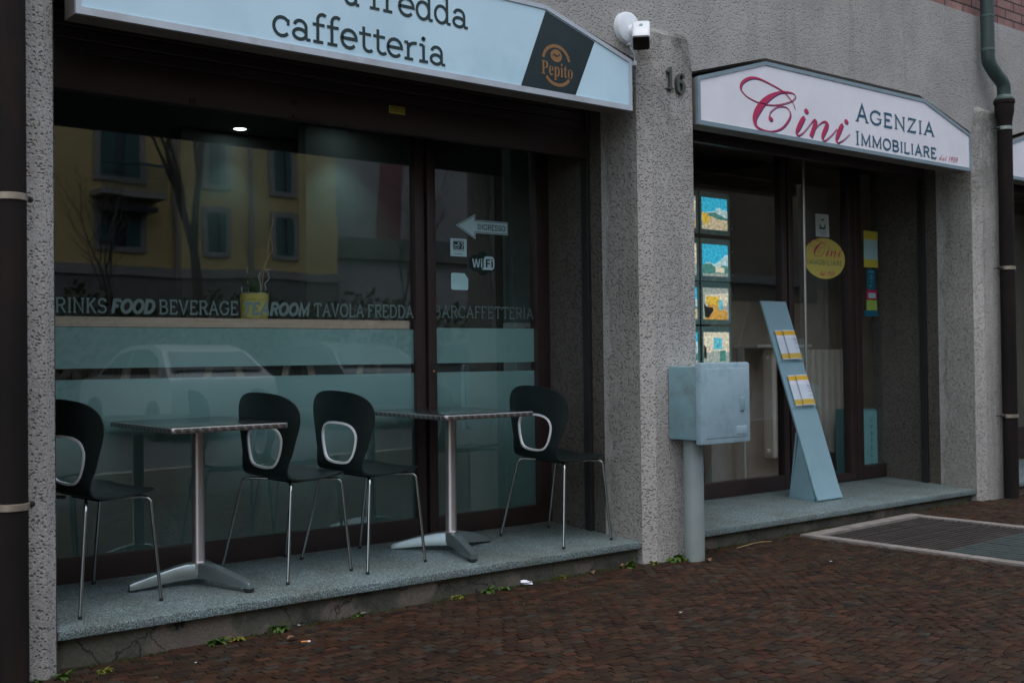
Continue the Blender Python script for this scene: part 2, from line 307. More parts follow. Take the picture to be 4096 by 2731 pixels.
PAPER = mat('white_paper', (0.80, 0.82, 0.90), 0.7, var=0.03)
PAPERB = mat('blue_white_vinyl', (0.42, 0.62, 0.65), 0.6, var=0.05)
YELL = mat('yellow_print', (0.82, 0.48, 0.015), 0.6, var=0.05)
YELO = mat('oval_yellow', (0.60, 0.52, 0.12), 0.5, var=0.06)
YELN = mat('notice_yellow', (0.52, 0.47, 0.06), 0.5, var=0.06)
TEALP = mat('notice_pale_teal', (0.33, 0.52, 0.53), 0.5, var=0.05)
BLUEP = mat('label_blue', (0.01, 0.11, 0.17), 0.5, var=0.2, vscale=60)
REDP = mat('label_crimson', (0.42, 0.02, 0.075), 0.5, var=0.06)
GREENP = mat('label_green', (0.30, 0.46, 0.09), 0.5, var=0.06)
AQUA = mat('aqua_panel', (0.13, 0.33, 0.35), 0.4, var=0.08)
ACRYL = mat_clear('acrylic_pocket')
ACRYLC = mat_clear('clear_acrylic', (0.97, 0.99, 0.99), 0.96)
SKYP = mat('print_sky_blue', (0.03, 0.40, 0.60), 0.4, var=0.5, vscale=55)
CLOUDP = mat('print_cloud', (0.42, 0.58, 0.60), 0.4, var=0.5, vscale=55)
HILLP = mat('print_hill', (0.06, 0.20, 0.18), 0.4, var=0.5, vscale=55)
SANDP = mat('print_sand', (0.50, 0.41, 0.27), 0.4, var=0.5, vscale=55)
OCHREP = mat('print_ochre', (0.62, 0.40, 0.05), 0.4, var=0.5, vscale=55)
ORNGP = mat('print_orange_floor', (0.52, 0.27, 0.06), 0.4, var=0.5, vscale=55)
CREAMP = mat('print_cream', (0.62, 0.55, 0.42), 0.4, var=0.5, vscale=55)
DARKP = mat('print_dark', (0.03, 0.045, 0.045), 0.4, var=0.2)
CYANP = mat('print_cyan', (0.10, 0.42, 0.52), 0.4, var=0.5, vscale=55)
GREYP = mat('print_grey', (0.30, 0.33, 0.30), 0.4, var=0.5, vscale=55)
FACY = mat('yellow_stucco', (0.56, 0.40, 0.17), 0.9, var=0.12, vscale=0.8, bump=0.1, bscale=20)
FACG = mat('grey_pink_stucco', (0.36, 0.32, 0.31), 0.9, var=0.12, vscale=0.8)
FACB = mat('grey_base_stone', (0.17, 0.155, 0.14), 0.9, var=0.15, vscale=1.5)
TRIM = mat('pale_trim', (0.27, 0.24, 0.21), 0.8)
SHUT = mat('green_shutters', (0.03, 0.075, 0.075), 0.6)
WINB = mat('window_dark', (0.02, 0.025, 0.03), 0.2)
REDW = mat('red_render', (0.24, 0.09, 0.09), 0.85)
BARK = mat('bark', (0.055, 0.045, 0.037), 0.9, var=0.3, vscale=6, bump=0.5, bscale=30)
HEDGE = mat_leaf('hedge_leaf', (0.012, 0.028, 0.01), (0.04, 0.065, 0.02))
ROOFT = mat('roof_tiles', (0.20, 0.09, 0.06), 0.9, var=0.2, vscale=2)
BUTT = mat('cigarette_filter', (0.60, 0.23, 0.07), 0.8)
FRIDGE = mat('white_cabinet', (0.62, 0.70, 0.70), 0.4, var=0.03)

# ------------------------------------------------------------------ mesh builder
class MB:
    def __init__(s): s.v = []; s.f = []; s.m = []; s.mi = 0
    def add(s, vs, fs):
        b = len(s.v); s.v += [tuple(p) for p in vs]
        for f in fs: s.f.append([i + b for i in f]); s.m.append(s.mi)
        return s
    def box(s, x0, x1, y0, y1, z0, z1):
        v = [(x, y, z) for z in (z0, z1) for y in (y0, y1) for x in (x0, x1)]
        return s.add(v, [(0, 2, 3, 1), (4, 5, 7, 6), (0, 1, 5, 4), (2, 6, 7, 3), (0, 4, 6, 2), (1, 3, 7, 5)])
    def bbox(s, x0, x1, y0, y1, z0, z1, b=0.004):
        bm = bmesh.new(); bmesh.ops.create_cube(bm, size=1)
        for v in bm.verts: v.co = Vector(((x0 + x1) / 2 + v.co.x * (x1 - x0), (y0 + y1) / 2 + v.co.y * (y1 - y0), (z0 + z1) / 2 + v.co.z * (z1 - z0)))
        bmesh.ops.bevel(bm, geom=list(bm.edges), offset=b, segments=2, affect='EDGES', profile=0.6)
        return s.bm(bm)
    def bm(s, bm):
        bm.verts.index_update(); s.add([v.co for v in bm.verts], [[v.index for v in f.verts] for f in bm.faces]); bm.free(); return s
    def prism(s, poly, y0, y1):
        """polygon in x,z (anticlockwise seen from -y) extruded along y"""
        n = len(poly); v = [(x, y0, z) for x, z in poly] + [(x, y1, z) for x, z in poly]
        f = [list(range(n)), list(range(2 * n - 1, n - 1, -1))] + [[i, i + n, (i + 1) % n + n, (i + 1) % n] for i in range(n)]
        return s.add(v, f)
    def zprism(s, loops):
        """stack of closed x,y loops with z: list of [(x,y,z)...] capped"""
        n = len(loops[0]); v = [p for l in loops for p in l]; f = []
        for k in range(len(loops) - 1):
            for i in range(n):
                j = (i + 1) % n; f.append([k * n + i, k * n + j, (k + 1) * n + j, (k + 1) * n + i])
        f.append(list(range(n))[::-1]); f.append([(len(loops) - 1) * n + i for i in range(n)])
        return s.add(v, f)
    def ring(s, outer, inner, y0, y1):
        n = len(outer); v = [(x, y, z) for y in (y0, y1) for P in (outer, inner) for x, z in P]; f = []
        for i in range(n):
            j = (i + 1) % n; a, b = 0, n; c, d = 2 * n, 3 * n
            f += [[a + i, a + j, b + j, b + i], [c + i, d + i, d + j, c + j], [a + i, c + i, c + j, a + j], [b + i, b + j, d + j, d + i]]
        return s.add(v, f)
    def poly(s, pts): return s.add(pts, [list(range(len(pts)))])
    def tube(s, pts, r, n=10, closed=False, flat=None):
        pts = [Vector(p) for p in pts]; L = len(pts); rs = r if hasattr(r, '__len__') else [r] * L
        vs = []; prev = None
        for i, p in enumerate(pts):
            a = pts[(i - 1) % L] if (closed or i > 0) else p; b = pts[(i + 1) % L] if (closed or i < L - 1) else p
            t = (b - a).normalized()
            if prev is None:
                u = t.cross(Vector((0, 0, 1)));  u = u if u.length > 0.05 else t.cross(Vector((1, 0, 0)))
                u.normalize()
            else:
                u = prev - t * prev.dot(t); u.normalize()
            prev = u; q = t.cross(u)
            for k in range(n):
                an = 2 * PI * k / n; vs.append(p + (u * math.cos(an) + q * math.sin(an)) * rs[i])
        f = []
        for i in range(L if closed else L - 1):
            for k in range(n):
                i2 = (i + 1) % L; f.append([i * n + k, i * n + (k + 1) % n, i2 * n + (k + 1) % n, i2 * n + k])
        if not closed: f += [list(range(n))[::-1], [(L - 1) * n + k for k in range(n)]]
        return s.add(vs, f)
    def lathe(s, prof, c=(0, 0, 0), n=28, axis=None, caps=True):
        """profile (r, h) about +z through c, or about a given axis"""
        q = Vector((0, 0, 1)).rotation_difference(Vector(axis)) if axis is not None else None
        vs = []
        for r_, h in prof:
            for k in range(n):
                a = 2 * PI * k / n; p = Vector((r_ * math.cos(a), r_ * math.sin(a), h))
                if q: p = q @ p
                vs.append(p + Vector(c))
        f = [[i * n + k, i * n + (k + 1) % n, (i + 1) * n + (k + 1) % n, (i + 1) * n + k] for i in range(len(prof) - 1) for k in range(n)]
        if caps: f += [list(range(n))[::-1], [(len(prof) - 1) * n + k for k in range(n)]]
        return s.add(vs, f)
    def build(s, name, mats, parent=None, smooth=None, tilt=None, fixn=True):
        me = bpy.data.meshes.new(name)
        off = Vector(parent['_o']) if parent is not None and '_o' in parent else Vector((0, 0, 0))
        me.from_pydata([tuple(Vector(p) - off) for p in s.v], [], s.f)
        mats = mats if isinstance(mats, (list, tuple)) else [mats]
        for m in mats: me.materials.append(m)
        if len(mats) > 1: me.polygons.foreach_set('material_index', s.m)
        if fixn:
            bm = bmesh.new(); bm.from_mesh(me); bmesh.ops.recalc_face_normals(bm, faces=bm.faces); bm.to_mesh(me); bm.free()
        if smooth:
            me.polygons.foreach_set('use_smooth', [True] * len(me.polygons)); me.set_sharp_from_angle(angle=R(smooth))
        me.update()
        o = bpy.data.objects.new(name, me); COL.objects.link(o)
        if parent is not None:
            o.parent = parent
            par = parent
            if par.type == 'MESH': o['_o'] = tuple(off)
        else: o['_o'] = (0, 0, 0)
        if parent is not None and '_o' not in o: o['_o'] = tuple(off)
        return o
def tag(o, label, cat, group=None, kind=None):
    o['label'] = label; o['category'] = cat
    if group: o['group'] = group
    if kind: o['kind'] = kind
    return o
def thing(name, label, cat, loc=(0, 0, 0), group=None, local=False):
    o = bpy.data.objects.new(name, None); COL.objects.link(o); o.empty_display_size = 0.1
    o.location = loc; o['_o'] = (0, 0, 0) if local else tuple(loc)
    return tag(o, label, cat, group)
def structure(o): o['kind'] = 'structure'; return o
def copy_tree(o, parent=None):
    c = o.copy(); COL.objects.link(c)
    if parent is not None: c.parent = parent
    for ch in list(o.children): copy_tree(ch, c)
    return c

# ------------------------------------------------------------------ lettering
def arc(cx, cy, rx, ry, a0, a1, n=14):
    return [(cx + rx * math.cos(R(a0 + (a1 - a0) * i / n)), cy + ry * math.sin(R(a0 + (a1 - a0) * i / n))) for i in range(n + 1)]
SL = 0.11
def sf(x, y, a=SL, b=SL): return [(x - a, y), (x + b, y)]
UP = {
 'R': (.76, [[(.14, 0), (.14, 1)], [(.14, 1), (.40, 1)] + arc(.40, .75, .24, .25, 90, -90) + [(.14, .5)], [(.40, .5), (.66, 0)]], [sf(.14, 0), sf(.14, 1, SL, 0), sf(.66, 0, .04, .1)]),
 'I': (.34, [[(.17, 0), (.17, 1)]], [sf(.17, 0), sf(.17, 1)]),
 'N': (.86, [[(.14, 0), (.14, 1), (.70, 0), (.70, 1)]], [sf(.14, 0), sf(.14, 1, SL, 0), sf(.70, 1)]),
 'K': (.78, [[(.14, 0), (.14, 1)], [(.62, 1), (.16, .45)], [(.30, .60), (.66, 0)]], [sf(.14, 0), sf(.14, 1), sf(.62, 1, .1, .08), sf(.66, 0, .08, .1)]),
 'S': (.66, [arc(.33, .74, .24, .26, 25, 270) + arc(.33, .25, .26, .25, 90, -155)], [[(.57, .80), (.57, 1.0)], [(.07, .2), (.07, 0)]]),
 'F': (.66, [[(.14, 0), (.14, 1)], [(.14, 1), (.60, 1)], [(.14, .52), (.48, .52)]], [sf(.14, 0), sf(.14, 1, SL, 0), [(.60, 1), (.60, .80)]]),
 'O': (.86, [arc(.43, .5, .36, .5, 0, 360, 28)], []),
 'D': (.82, [[(.14, 0), (.14, 1), (.36, 1)] + arc(.36, .5, .38, .5, 90, -90) + [(.14, 0)]], [sf(.14, 0, SL, 0), sf(.14, 1, SL, 0)]),
 'B': (.76, [[(.14, 0), (.14, 1), (.40, 1)] + arc(.40, .76, .22, .24, 90, -90) + [(.14, .52)], [(.40, .52)] + arc(.42, .26, .25, .26, 90, -90) + [(.14, 0)]], [sf(.14, 0, SL, 0), sf(.14, 1, SL, 0)]),
 'E': (.70, [[(.60, 1), (.14, 1), (.14, 0), (.62, 0)], [(.14, .52), (.48, .52)]], [sf(.14, 0, SL, 0), sf(.14, 1, SL, 0), [(.60, 1), (.60, .80)], [(.62, 0), (.62, .2)]]),
 'V': (.82, [[(.10, 1), (.41, 0), (.72, 1)]], [sf(.10, 1), sf(.72, 1)]),
 'A': (.84, [[(.10, 0), (.42, 1), (.74, 0)], [(.22, .34), (.62, .34)]], [sf(.10, 0), sf(.74, 0)]),
 'G': (.86, [arc(.44, .5, .37, .5, 35, 320) + [(.74, .2), (.74, .46)]], [[(.50, .46), (.84, .46)], [(.73, .8), (.73, 1.0)]]),
 'T': (.76, [[(.38, 0), (.38, 1)], [(.06, 1), (.70, 1)]], [sf(.38, 0), [(.06, 1), (.06, .78)], [(.70, 1), (.70, .78)]]),
 'M': (1.02, [[(.14, 0), (.16, 1), (.51, .1), (.86, 1), (.88, 0)]], [sf(.14, 0), sf(.88, 0), sf(.16, 1, SL, 0), sf(.86, 1, 0, SL)]),
 'L': (.66, [[(.14, 1), (.14, 0), (.60, 0)]], [sf(.14, 1), sf(.14, 0, SL, 0), [(.60, 0), (.60, .22)]]),
 'C': (.80, [arc(.44, .5, .37, .5, 40, 320)], [[(.72, .76), (.72, 1.0)]]),
 'Z': (.74, [[(.10, 1), (.62, 1), (.08, 0), (.64, 0)]], [[(.10, 1), (.10, .8)], [(.64, 0), (.64, .2)]]),
 'U': (.80, [[(.12, 1), (.12, .34)] + arc(.40, .34, .28, .34, 180, 360) + [(.68, 1)]], [sf(.12, 1), sf(.68, 1)]),
 ' ': (.36, [], []),
}
LO = {
 'c': (.92, [arc(.46, .5, .40, .5, 42, 318)], [[(.78, .60), (.78, .94)]]),
 'a': (1.02, [arc(.44, .66, .30, .34, 165, 0) + [(.74, .02)], arc(.42, .27, .32, .27, 0, 360, 22)], [[(.74, .02), (.96, .02)]]),
 'f': (.72, [[(.30, 0), (.30, 1.22)] + arc(.56, 1.22, .26, .33, 180, 50)], [sf(.30, .02, .24, .28), [(.04, .96), (.66, .96)]]),
 'e': (.96, [[(.08, .52), (.86, .52)] + arc(.47, .5, .40, .5, 0, 318)[1:]], []),
 't': (.76, [[(.30, 1.36), (.30, .30)] + arc(.56, .30, .26, .29, 180, 320)], [[(.04, .96), (.70, .96)]]),
 'r': (.84, [[(.26, 0), (.26, .96)], arc(.66, .56, .40, .42, 180, 75)], [sf(.26, .02, .22, .28), [(.04, .96), (.26, .96)]]),
 'i': (.62, [[(.30, 0), (.30, .96)], arc(.30, 1.33, .045, .045, 0, 360, 10)], [sf(.30, .02, .26, .26), [(.06, .96), (.30, .96)]]),
 'd': (1.04, [arc(.43, .5, .35, .5, 0, 360, 24), [(.78, .02), (.78, 1.52)]], [[(.78, .02), (.99, .02)], [(.54, 1.50), (.78, 1.50)]]),
 ' ': (.5, [], []),
}
class Ink:
    """flat vinyl lettering in an x,z plane facing -y; every stroke lies 0.1 mm above the previous one"""
    def __init__(s, y): s.mb = MB(); s.y = y; s.k = 0
    def stroke(s, pts, t, closed=False):
        P = [Vector(p) for p in pts]; Q = [P[0]]
        for p in P[1:]:
            if (p - Q[-1]).length > 1e-6: Q.append(p)
        P = Q; n = len(P)
        if n < 2: return
        closed = (P[0] - P[-1]).length < 1e-5
        if closed: P = P[:-1]; n -= 1
        W = t if hasattr(t, '__len__') else [t] * n
        L = []; Rr = []
        for i in range(n):
            a = P[(i - 1) % n] if (closed or i > 0) else None; b = P[(i + 1) % n] if (closed or i < n - 1) else None
            d1 = (P[i] - a).normalized() if a is not None else (b - P[i]).normalized()
            d2 = (b - P[i]).normalized() if b is not None else d1
            m = Vector((-(d1.y + d2.y), d1.x + d2.x))
            if m.length < 0.2: m = Vector((-d1.y, d1.x))
            m.normalize(); c = max(0.45, m.dot(Vector((-d1.y, d1.x)))); h = W[i] / 2 / c
            L.append(P[i] + m * h); Rr.append(P[i] - m * h)
        y = s.y - 0.0001 * (s.k % 12); s.k += 1
        V = [(p.x, y, p.y) for p in L] + [(p.x, y, p.y) for p in Rr]
        F = [[i, (i + 1) % n, n + (i + 1) % n, n + i] for i in range(n if closed else n - 1)]
        s.mb.add(V, F)
    def text(s, txt, x0, x1, z, h, t, table=UP, serif=True, slant=0.0, gap=0.06, fit=True, caps=None, serif_t=0.85):
        """fit a word between x0 and x1, base line z, cap height h, stroke t; caps = size of a leading capital"""
        W = sum(table[c][0] * (caps if (caps and i == 0) else 1) + gap for i, c in enumerate(txt)) - gap
        sx = (x1 - x0) / W; x = x0; hh = h - t
        for i, c in enumerate(txt):
            wd, st, sr = table[c]; k = caps if (caps and i == 0) else 1.0
            def T(p, k=k, x=x): yy = t / 2 + p[1] * (h * k - t); return (x + p[0] * k * sx + slant * yy, z + yy)
            for q in st: s.stroke([T(p) for p in q], t)
            if serif:
                for q in sr: s.stroke([T(p) for p in q], t * serif_t)
            x += (wd * k + gap) * sx
    def polygon(s, pts):
        y = s.y - 0.0001 * (s.k % 12); s.k += 1
        s.mb.poly([(a, y, b) for a, b in pts])
    def ellipse(s, cx, cz, rx, rz, n=40): s.polygon([(cx + rx * math.cos(2 * PI * i / n), cz + rz * math.sin(2 * PI * i / n)) for i in range(n)])
    def glyphs(s, body, x0, x1, z0, z1, shear=0.0):
        """characters of the built-in font stretched into a rectangle"""
        cu = bpy.data.curves.new('type', 'FONT'); cu.body = body; cu.shear = shear; cu.resolution_u = 4
        o = bpy.data.objects.new('type', cu); COL.objects.link(o)
        dg = bpy.context.evaluated_depsgraph_get(); me = bpy.data.meshes.new_from_object(o.evaluated_get(dg))
        bpy.data.objects.remove(o); bpy.data.curves.remove(cu)
        V = np.array([v.co[:] for v in me.vertices]); mn = V.min(0); mx = V.max(0)
        V[:, 0] = x0 + (V[:, 0] - mn[0]) / (mx[0] - mn[0]) * (x1 - x0); V[:, 1] = z0 + (V[:, 1] - mn[1]) / (mx[1] - mn[1]) * (z1 - z0)
        y = s.y - 0.0001 * (s.k % 12); s.k += 1
        s.mb.add([(a, y, b) for a, b, _ in V], [list(p.vertices) for p in me.polygons]); bpy.data.meshes.remove(me)
    def build(s, name, m, parent): return s.mb.build(name, m, parent, fixn=False)

def catmull(P, n=8, closed=False):
    P = [Vector(p) for p in P]; out = []; L = len(P)
    for i in range(L if closed else L - 1):
        p0, p1, p2, p3 = (P[(i - 1) % L], P[i], P[(i + 1) % L], P[(i + 2) % L]) if closed else (P[max(i - 1, 0)], P[i], P[i + 1], P[min(i + 2, L - 1)])
        for k in range(n):
            t = k / n; out.append(0.5 * ((2 * p1) + (p2 - p0) * t + (2 * p0 - 5 * p1 + 4 * p2 - p3) * t * t + (3 * p1 - p0 - 3 * p2 + p3) * t ** 3))
    if not closed: out.append(P[-1])
    return out
h_ = .006
SCRIPT = [  # (x, z, stroke width) measured on the agency sign, sign plane metres
 [(6.097, 2.637, .003), (6.075, 2.677, h_), (5.985, 2.733, .008), (5.837, 2.769, .009), (5.721, 2.785, .012), (5.640, 2.772, .017), (5.577, 2.737, .018), (5.562, 2.700, .013), (5.590, 2.672, .008), (5.650, 2.648, h_), (5.770, 2.631, h_), (5.908, 2.641, h_), (6.050, 2.680, h_), (6.103, 2.716, h_), (6.085, 2.736, .007), (6.025, 2.738, .010), (5.925, 2.720, .018), (5.805, 2.661, .040), (5.722, 2.584, .050), (5.690, 2.522, .034), (5.722, 2.476, .014), (5.844, 2.466, .007), (5.955, 2.497, .011), (6.030, 2.560, .013), (6.048, 2.606, .009), (6.010, 2.638, h_), (5.922, 2.631, h_), (5.850, 2.590, h_), (5.832, 2.552, .006)],
 [(6.196, 2.600, .020), (6.170, 2.575, .036), (6.128, 2.520, .034), (6.108, 2.487, .018), (6.130, 2.472, .009), (6.185, 2.500, h_), (6.262, 2.566, h_), (6.290, 2.588, .012), (6.312, 2.586, .026), (6.300, 2.556, .034), (6.258, 2.478, .032)],
 [(6.268, 2.496, h_), (6.330, 2.556, h_), (6.395, 2.592, .009), (6.432, 2.588, .024), (6.430, 2.565, .036), (6.392, 2.508, .032), (6.386, 2.478, .016), (6.412, 2.470, .008), (6.480, 2.510, h_), (6.545, 2.562, h_)],
 [(6.612, 2.602, .020), (6.590, 2.578, .036), (6.552, 2.520, .034), (6.536, 2.488, .018), (6.556, 2.471, .009), (6.620, 2.498, h_), (6.690, 2.545, .004)],
]
DOTS = [(5.848, 2.545, .020, .014), (6.214, 2.640, .021, .016), (6.650, 2.624, .021, .016)]
def script_cini(ink, f, ws=1.0):
    for q in SCRIPT:
        P = catmull([(a, b, c) for a, b, c in q], 7)
        ink.stroke([f(p.x, p.y) for p in P], [max(0.0015, p.z * ws) for p in P])
    for a, b, rx, rz in DOTS: c = f(a, b); ink.ellipse(c[0], c[1], rx * ws, rz * ws, 18)

# ------------------------------------------------------------------ ground
def gz(x): return -0.178 + 0.0115 * x
mb = MB(); mb.poly([(-70, -70, gz(-70) - .0045), (90, -70, gz(90) - .0045), (90, 60, gz(90) - .0045), (-70, 60, gz(-70) - .0045)])
structure(mb.build('ground', mat_joint()))
mb = MB(); mb.poly([(-70, -14.5, gz(-70) - .0005), (90, -14.5, gz(90) - .0005), (90, -6.2, gz(90) - .0005), (-70, -6.2, gz(-70) - .0005)])
structure(mb.build('road', ASPH))
mb = MB(); mb.zprism([[(-70, -6.2, gz(-70) - .3), (90, -6.2, gz(90) - .3), (90, -6.0, gz(90) - .3), (-70, -6.0, gz(-70) - .3)], [(-70, -6.2, gz(-70) + .005), (90, -6.2, gz(90) + .005), (90, -6.0, gz(90) + .005), (-70, -6.0, gz(-70) + .005)]])
structure(mb.build('kerb', STONEF))
# porphyry setts laid in shallow arcs
GR = (6.10, 7.37, -1.80, -0.05)
V = []; F = []; tone = []; rs = np.random.RandomState(4)
px, py = 0.064, 0.047
ncol = int(11.2 / px); nrow = int(3.95 / py)
for r_ in range(nrow):
    for c_ in range(ncol):
        u = -0.6 + (c_ + 0.5 * (r_ % 2)) * px
        lane = 1.5; ph = ((u / lane) % 1.0) - 0.5
        x = u + rs.uniform(-.006, .006)
        y = 0.10 - r_ * py - 0.40 * (0.25 - ph * ph) + rs.uniform(-.005, .005) + 0.02 * math.sin(u * 1.7)
        if y > 0.015 or y < -3.7: continue
        if x < 1.46 and y > -0.06: continue
        if 4.70 < x < 5.20 and y > -0.07: continue
        if x > 8.34 and y > -0.07: continue
        if GR[0] - .03 < x < GR[1] + .03 and GR[2] - .03 < y < GR[3] + .035: continue
        a = px * 0.5 * rs.uniform(.86, 1.06); b = py * 0.5 * rs.uniform(.86, 1.06); th = math.atan(0.8 * ph / lane) + rs.uniform(-.16, .16)
        z = gz(x) + 0.002 + 0.0015 * math.sin(x * 2.1 + y) * math.sin(y * 2.7); hz = rs.uniform(-0.001, 0.0018); tl = rs.uniform(-.03, .03, 2)
        ct, st = math.cos(th), math.sin(th); k0 = len(V)
        for (sx, sy, zz, sc) in [(-1, -1, -.02, 1.04), (1, -1, -.02, 1.04), (1, 1, -.02, 1.04), (-1, 1, -.02, 1.04), (-1, -1, -.0025, 1), (1, -1, -.0025, 1), (1, 1, -.0025, 1), (-1, 1, -.0025, 1), (-1, -1, -.001, .86), (1, -1, -.001, .86), (1, 1, -.001, .86), (-1, 1, -.001, .86)]:
            lx, ly = sx * a * sc * rs.uniform(.94, 1.04), sy * b * sc * rs.uniform(.94, 1.04)
            V.append((x + ct * lx - st * ly, y + st * lx + ct * ly, z + hz + zz + (lx * tl[0] + ly * tl[1] if zz > -.01 else 0)))
        F += [[k0 + 8, k0 + 9, k0 + 10, k0 + 11]] + [[k0 + l * 4 + i, k0 + l * 4 + (i + 1) % 4, k0 + l * 4 + 4 + (i + 1) % 4, k0 + l * 4 + 4 + i] for l in (0, 1) for i in range(4)]
        tv = rs.rand(); tone += [tv] * 9
me = bpy.data.meshes.new('pavement'); me.from_pydata(V, [], F); me.materials.append(mat_setts())
at = me.attributes.new('tone', 'FLOAT', 'FACE'); at.data.foreach_set('value', tone)
me.polygons.foreach_set('use_smooth', [True] * len(me.polygons)); me.set_sharp_from_angle(angle=R(50))
o = bpy.data.objects.new('pavement', me); COL.objects.link(o); structure(o)

# ------------------------------------------------------------------ the shop building
bld = thing('shop_building', 'grey hammered concrete building with shopfront bays between pilasters', 'building')
BAYS = [(1.4555, 4.7175), (5.1868, 8.3592), (8.83, 12.0)]
PIERS = [(0.985, 1.4555), (4.7175, 5.1868), (8.3592, 8.83), (12.0, 12.47)]
ZW = 3.68; WY = 0.815
mb = MB()
mb.prism([(-6, -1), (0.985, -1), (0.985, ZW), (-6, ZW)], 0, 0.3)
for a, b in PIERS: mb.prism([(a, -1), (b, -1), (b, ZW), (a, ZW)], 0.0, 0.3)
mb.prism([(12.47, -1), (20, -1), (20, ZW), (12.47, ZW)], 0, 0.3)
for a, b in BAYS:
    mb.prism([(a, ZW), (a, 2.76), (a + .70, 2.95), (b - .70, 2.95), (b, 2.76), (b, ZW)], 0, 0.3)
wall = mb.build('wall', CONC, bld)
# jambs with grime line: front strip weathered clean, inner strip grimy
def jamb(x0, x1, y0, y1, m, nm='jamb'):
    mb = MB(); mb.box(x0, x1, y0, y1, -.6, 2.9); return mb.build(nm, m, bld)
for (a, b) in PIERS:
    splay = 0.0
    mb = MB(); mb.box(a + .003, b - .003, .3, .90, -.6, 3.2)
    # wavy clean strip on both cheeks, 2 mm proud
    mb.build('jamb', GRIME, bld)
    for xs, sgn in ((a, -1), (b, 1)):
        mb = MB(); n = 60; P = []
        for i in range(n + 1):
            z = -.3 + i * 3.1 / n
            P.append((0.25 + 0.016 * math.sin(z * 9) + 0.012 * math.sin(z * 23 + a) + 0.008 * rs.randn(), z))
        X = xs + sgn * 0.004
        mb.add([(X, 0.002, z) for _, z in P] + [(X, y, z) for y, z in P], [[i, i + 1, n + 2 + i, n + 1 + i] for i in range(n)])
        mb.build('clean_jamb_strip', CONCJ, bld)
# recess ceiling and roller shutter casing behind the lintels
for a, b in BAYS:
    mb = MB(); mb.box(a, b, .3, .42, 2.62, 3.0); mb.build('recess_ceiling', BROWN, bld); mb = MB(); mb.box(a, b, .47, 1.0, 2.56, 3.0); mb.build('shutter_box', BROWN, bld)
mb = MB(); mb.box(-6, 20, .02, .3, ZW, 8.5); mb.build('brick_cladding', BRICK, bld)
mb = MB(); mb.box(-6, 20, .3, 7.0, 3.2, 8.4); mb.build('upper_storey', INTD, bld)
for i, (a, b) in enumerate(PIERS):
    yb, yf = 0.0, -0.05
    lo = [(a, yb), (a + .07, yf), (b - .05, yf), (b, yb)]
    def lp(ins, z, yy=None): return [(a + ins, yb if yy is None else yy, z), (a + .07 + ins * .8, yf if yy is None else yy, z), (b - .05 - ins * .8, yf if yy is None else yy, z), (b - ins, yb if yy is None else yy, z)]
    tip = [(a + .07, yb + .0, 2.965), (a + .10, yb - .004, 2.965), (b - .10, yb - .004, 2.965), (b - .07, yb, 2.965)]
    mb = MB(); mb.zprism([lp(0, -.5), lp(0, 2.76), lp(.045, 2.925), tip]); mb.build('pilaster', CONCP, bld, smooth=20)

# interiors
def room(x0, x1, y1, zt, mw, mf, mc, mback=None):
    for xa, xb in ((x0 - .1, x0), (x1, x1 + .1)): mb = MB(); mb.box(xa, xb, .95, y1, -.1, zt); mb.build('interior_wall', mw, bld)
    mb = MB(); mb.box(x0 - .1, x1 + .1, y1, y1 + .1, -.1, zt); mb.build('interior_wall', mback or mw, bld)
    mb = MB(); mb.box(x0 - .1, x1 + .1, .84, y1 + .1, -.2, .028); mb.build('interior_floor', mf, bld)
    mb = MB(); mb.box(x0 - .1, x1 + .1, 1.0, y1 + .1, zt, zt + .1); mb.build('interior_ceiling', mc, bld)
room(1.15, 5.0, 5.6, 2.72, INTD, INTF, CEIL)
room(5.13, 8.68, 4.2, 2.85, INTA, INTF, CEIL, mat('agency_wood_back', (.40, .20, .08), .6, var=.3, vscale=2))
room(8.82, 12.4, 3.2, 2.85, INTA, INTF, CEIL)

def rect_ring(mb, x0, x1, z0, z1, l, r_, b, t, y0, y1):
    mb.bbox(x0, x0 + l, y0, y1, z0, z1, .003); mb.bbox(x1 - r_, x1, y0, y1, z0, z1, .003)
    mb.bbox(x0 + l, x1 - r_, y0 + .001, y1 - .001, z0, z0 + b, .003); mb.bbox(x0 + l, x1 - r_, y0 + .001, y1 - .001, z1 - t, z1, .003)
mb = MB(); mb.box(3.30, 4.99, 3.10, 3.2, .03, 2.71); mb.build('interior_partition', mat('cafe_partition', (.13, .155, .15), .8, var=.1), bld)
mb = MB(); mb.box(3.93, 4.99, 2.45, 2.55, .03, 2.71); mb.build('interior_pier', MATS['cafe_partition'], bld)
# --- cafe window and door
F0, F1 = WY - .03, WY + .035
cw = MB(); rect_ring(cw, 1.46, 3.772, .030, 2.62, .06, .058, .122, .06, F0, F1); cw = cw.build('shop_window', BROWN, bld, smooth=30)
mb = MB(); mb.poly([(1.515, WY, .14), (3.72, WY, .14), (3.72, WY, 2.57), (1.515, WY, 2.57)]); mb.build('glass_pane', GLASS, cw)
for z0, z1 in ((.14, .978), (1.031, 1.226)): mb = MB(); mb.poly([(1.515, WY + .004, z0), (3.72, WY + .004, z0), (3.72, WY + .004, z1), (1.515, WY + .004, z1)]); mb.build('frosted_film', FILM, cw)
mb = MB(); mb.box(3.7745, 3.7915, F0 + .02, F1, .035, 2.62); mb.build('door_gap', BLACKM, bld)
cdr = MB(); rect_ring(cdr, 3.794, 4.7, .040, 2.62, .058, .085, .108, .06, F0 - .004, F1); cdr = cdr.build('shop_door', BROWN, bld, smooth=30)
mb = MB(); mb.poly([(3.848, WY, .14), (4.617, WY, .14), (4.617, WY, 2.57), (3.848, WY, 2.57)]); mb.build('glass_pane', GLASS, cdr)
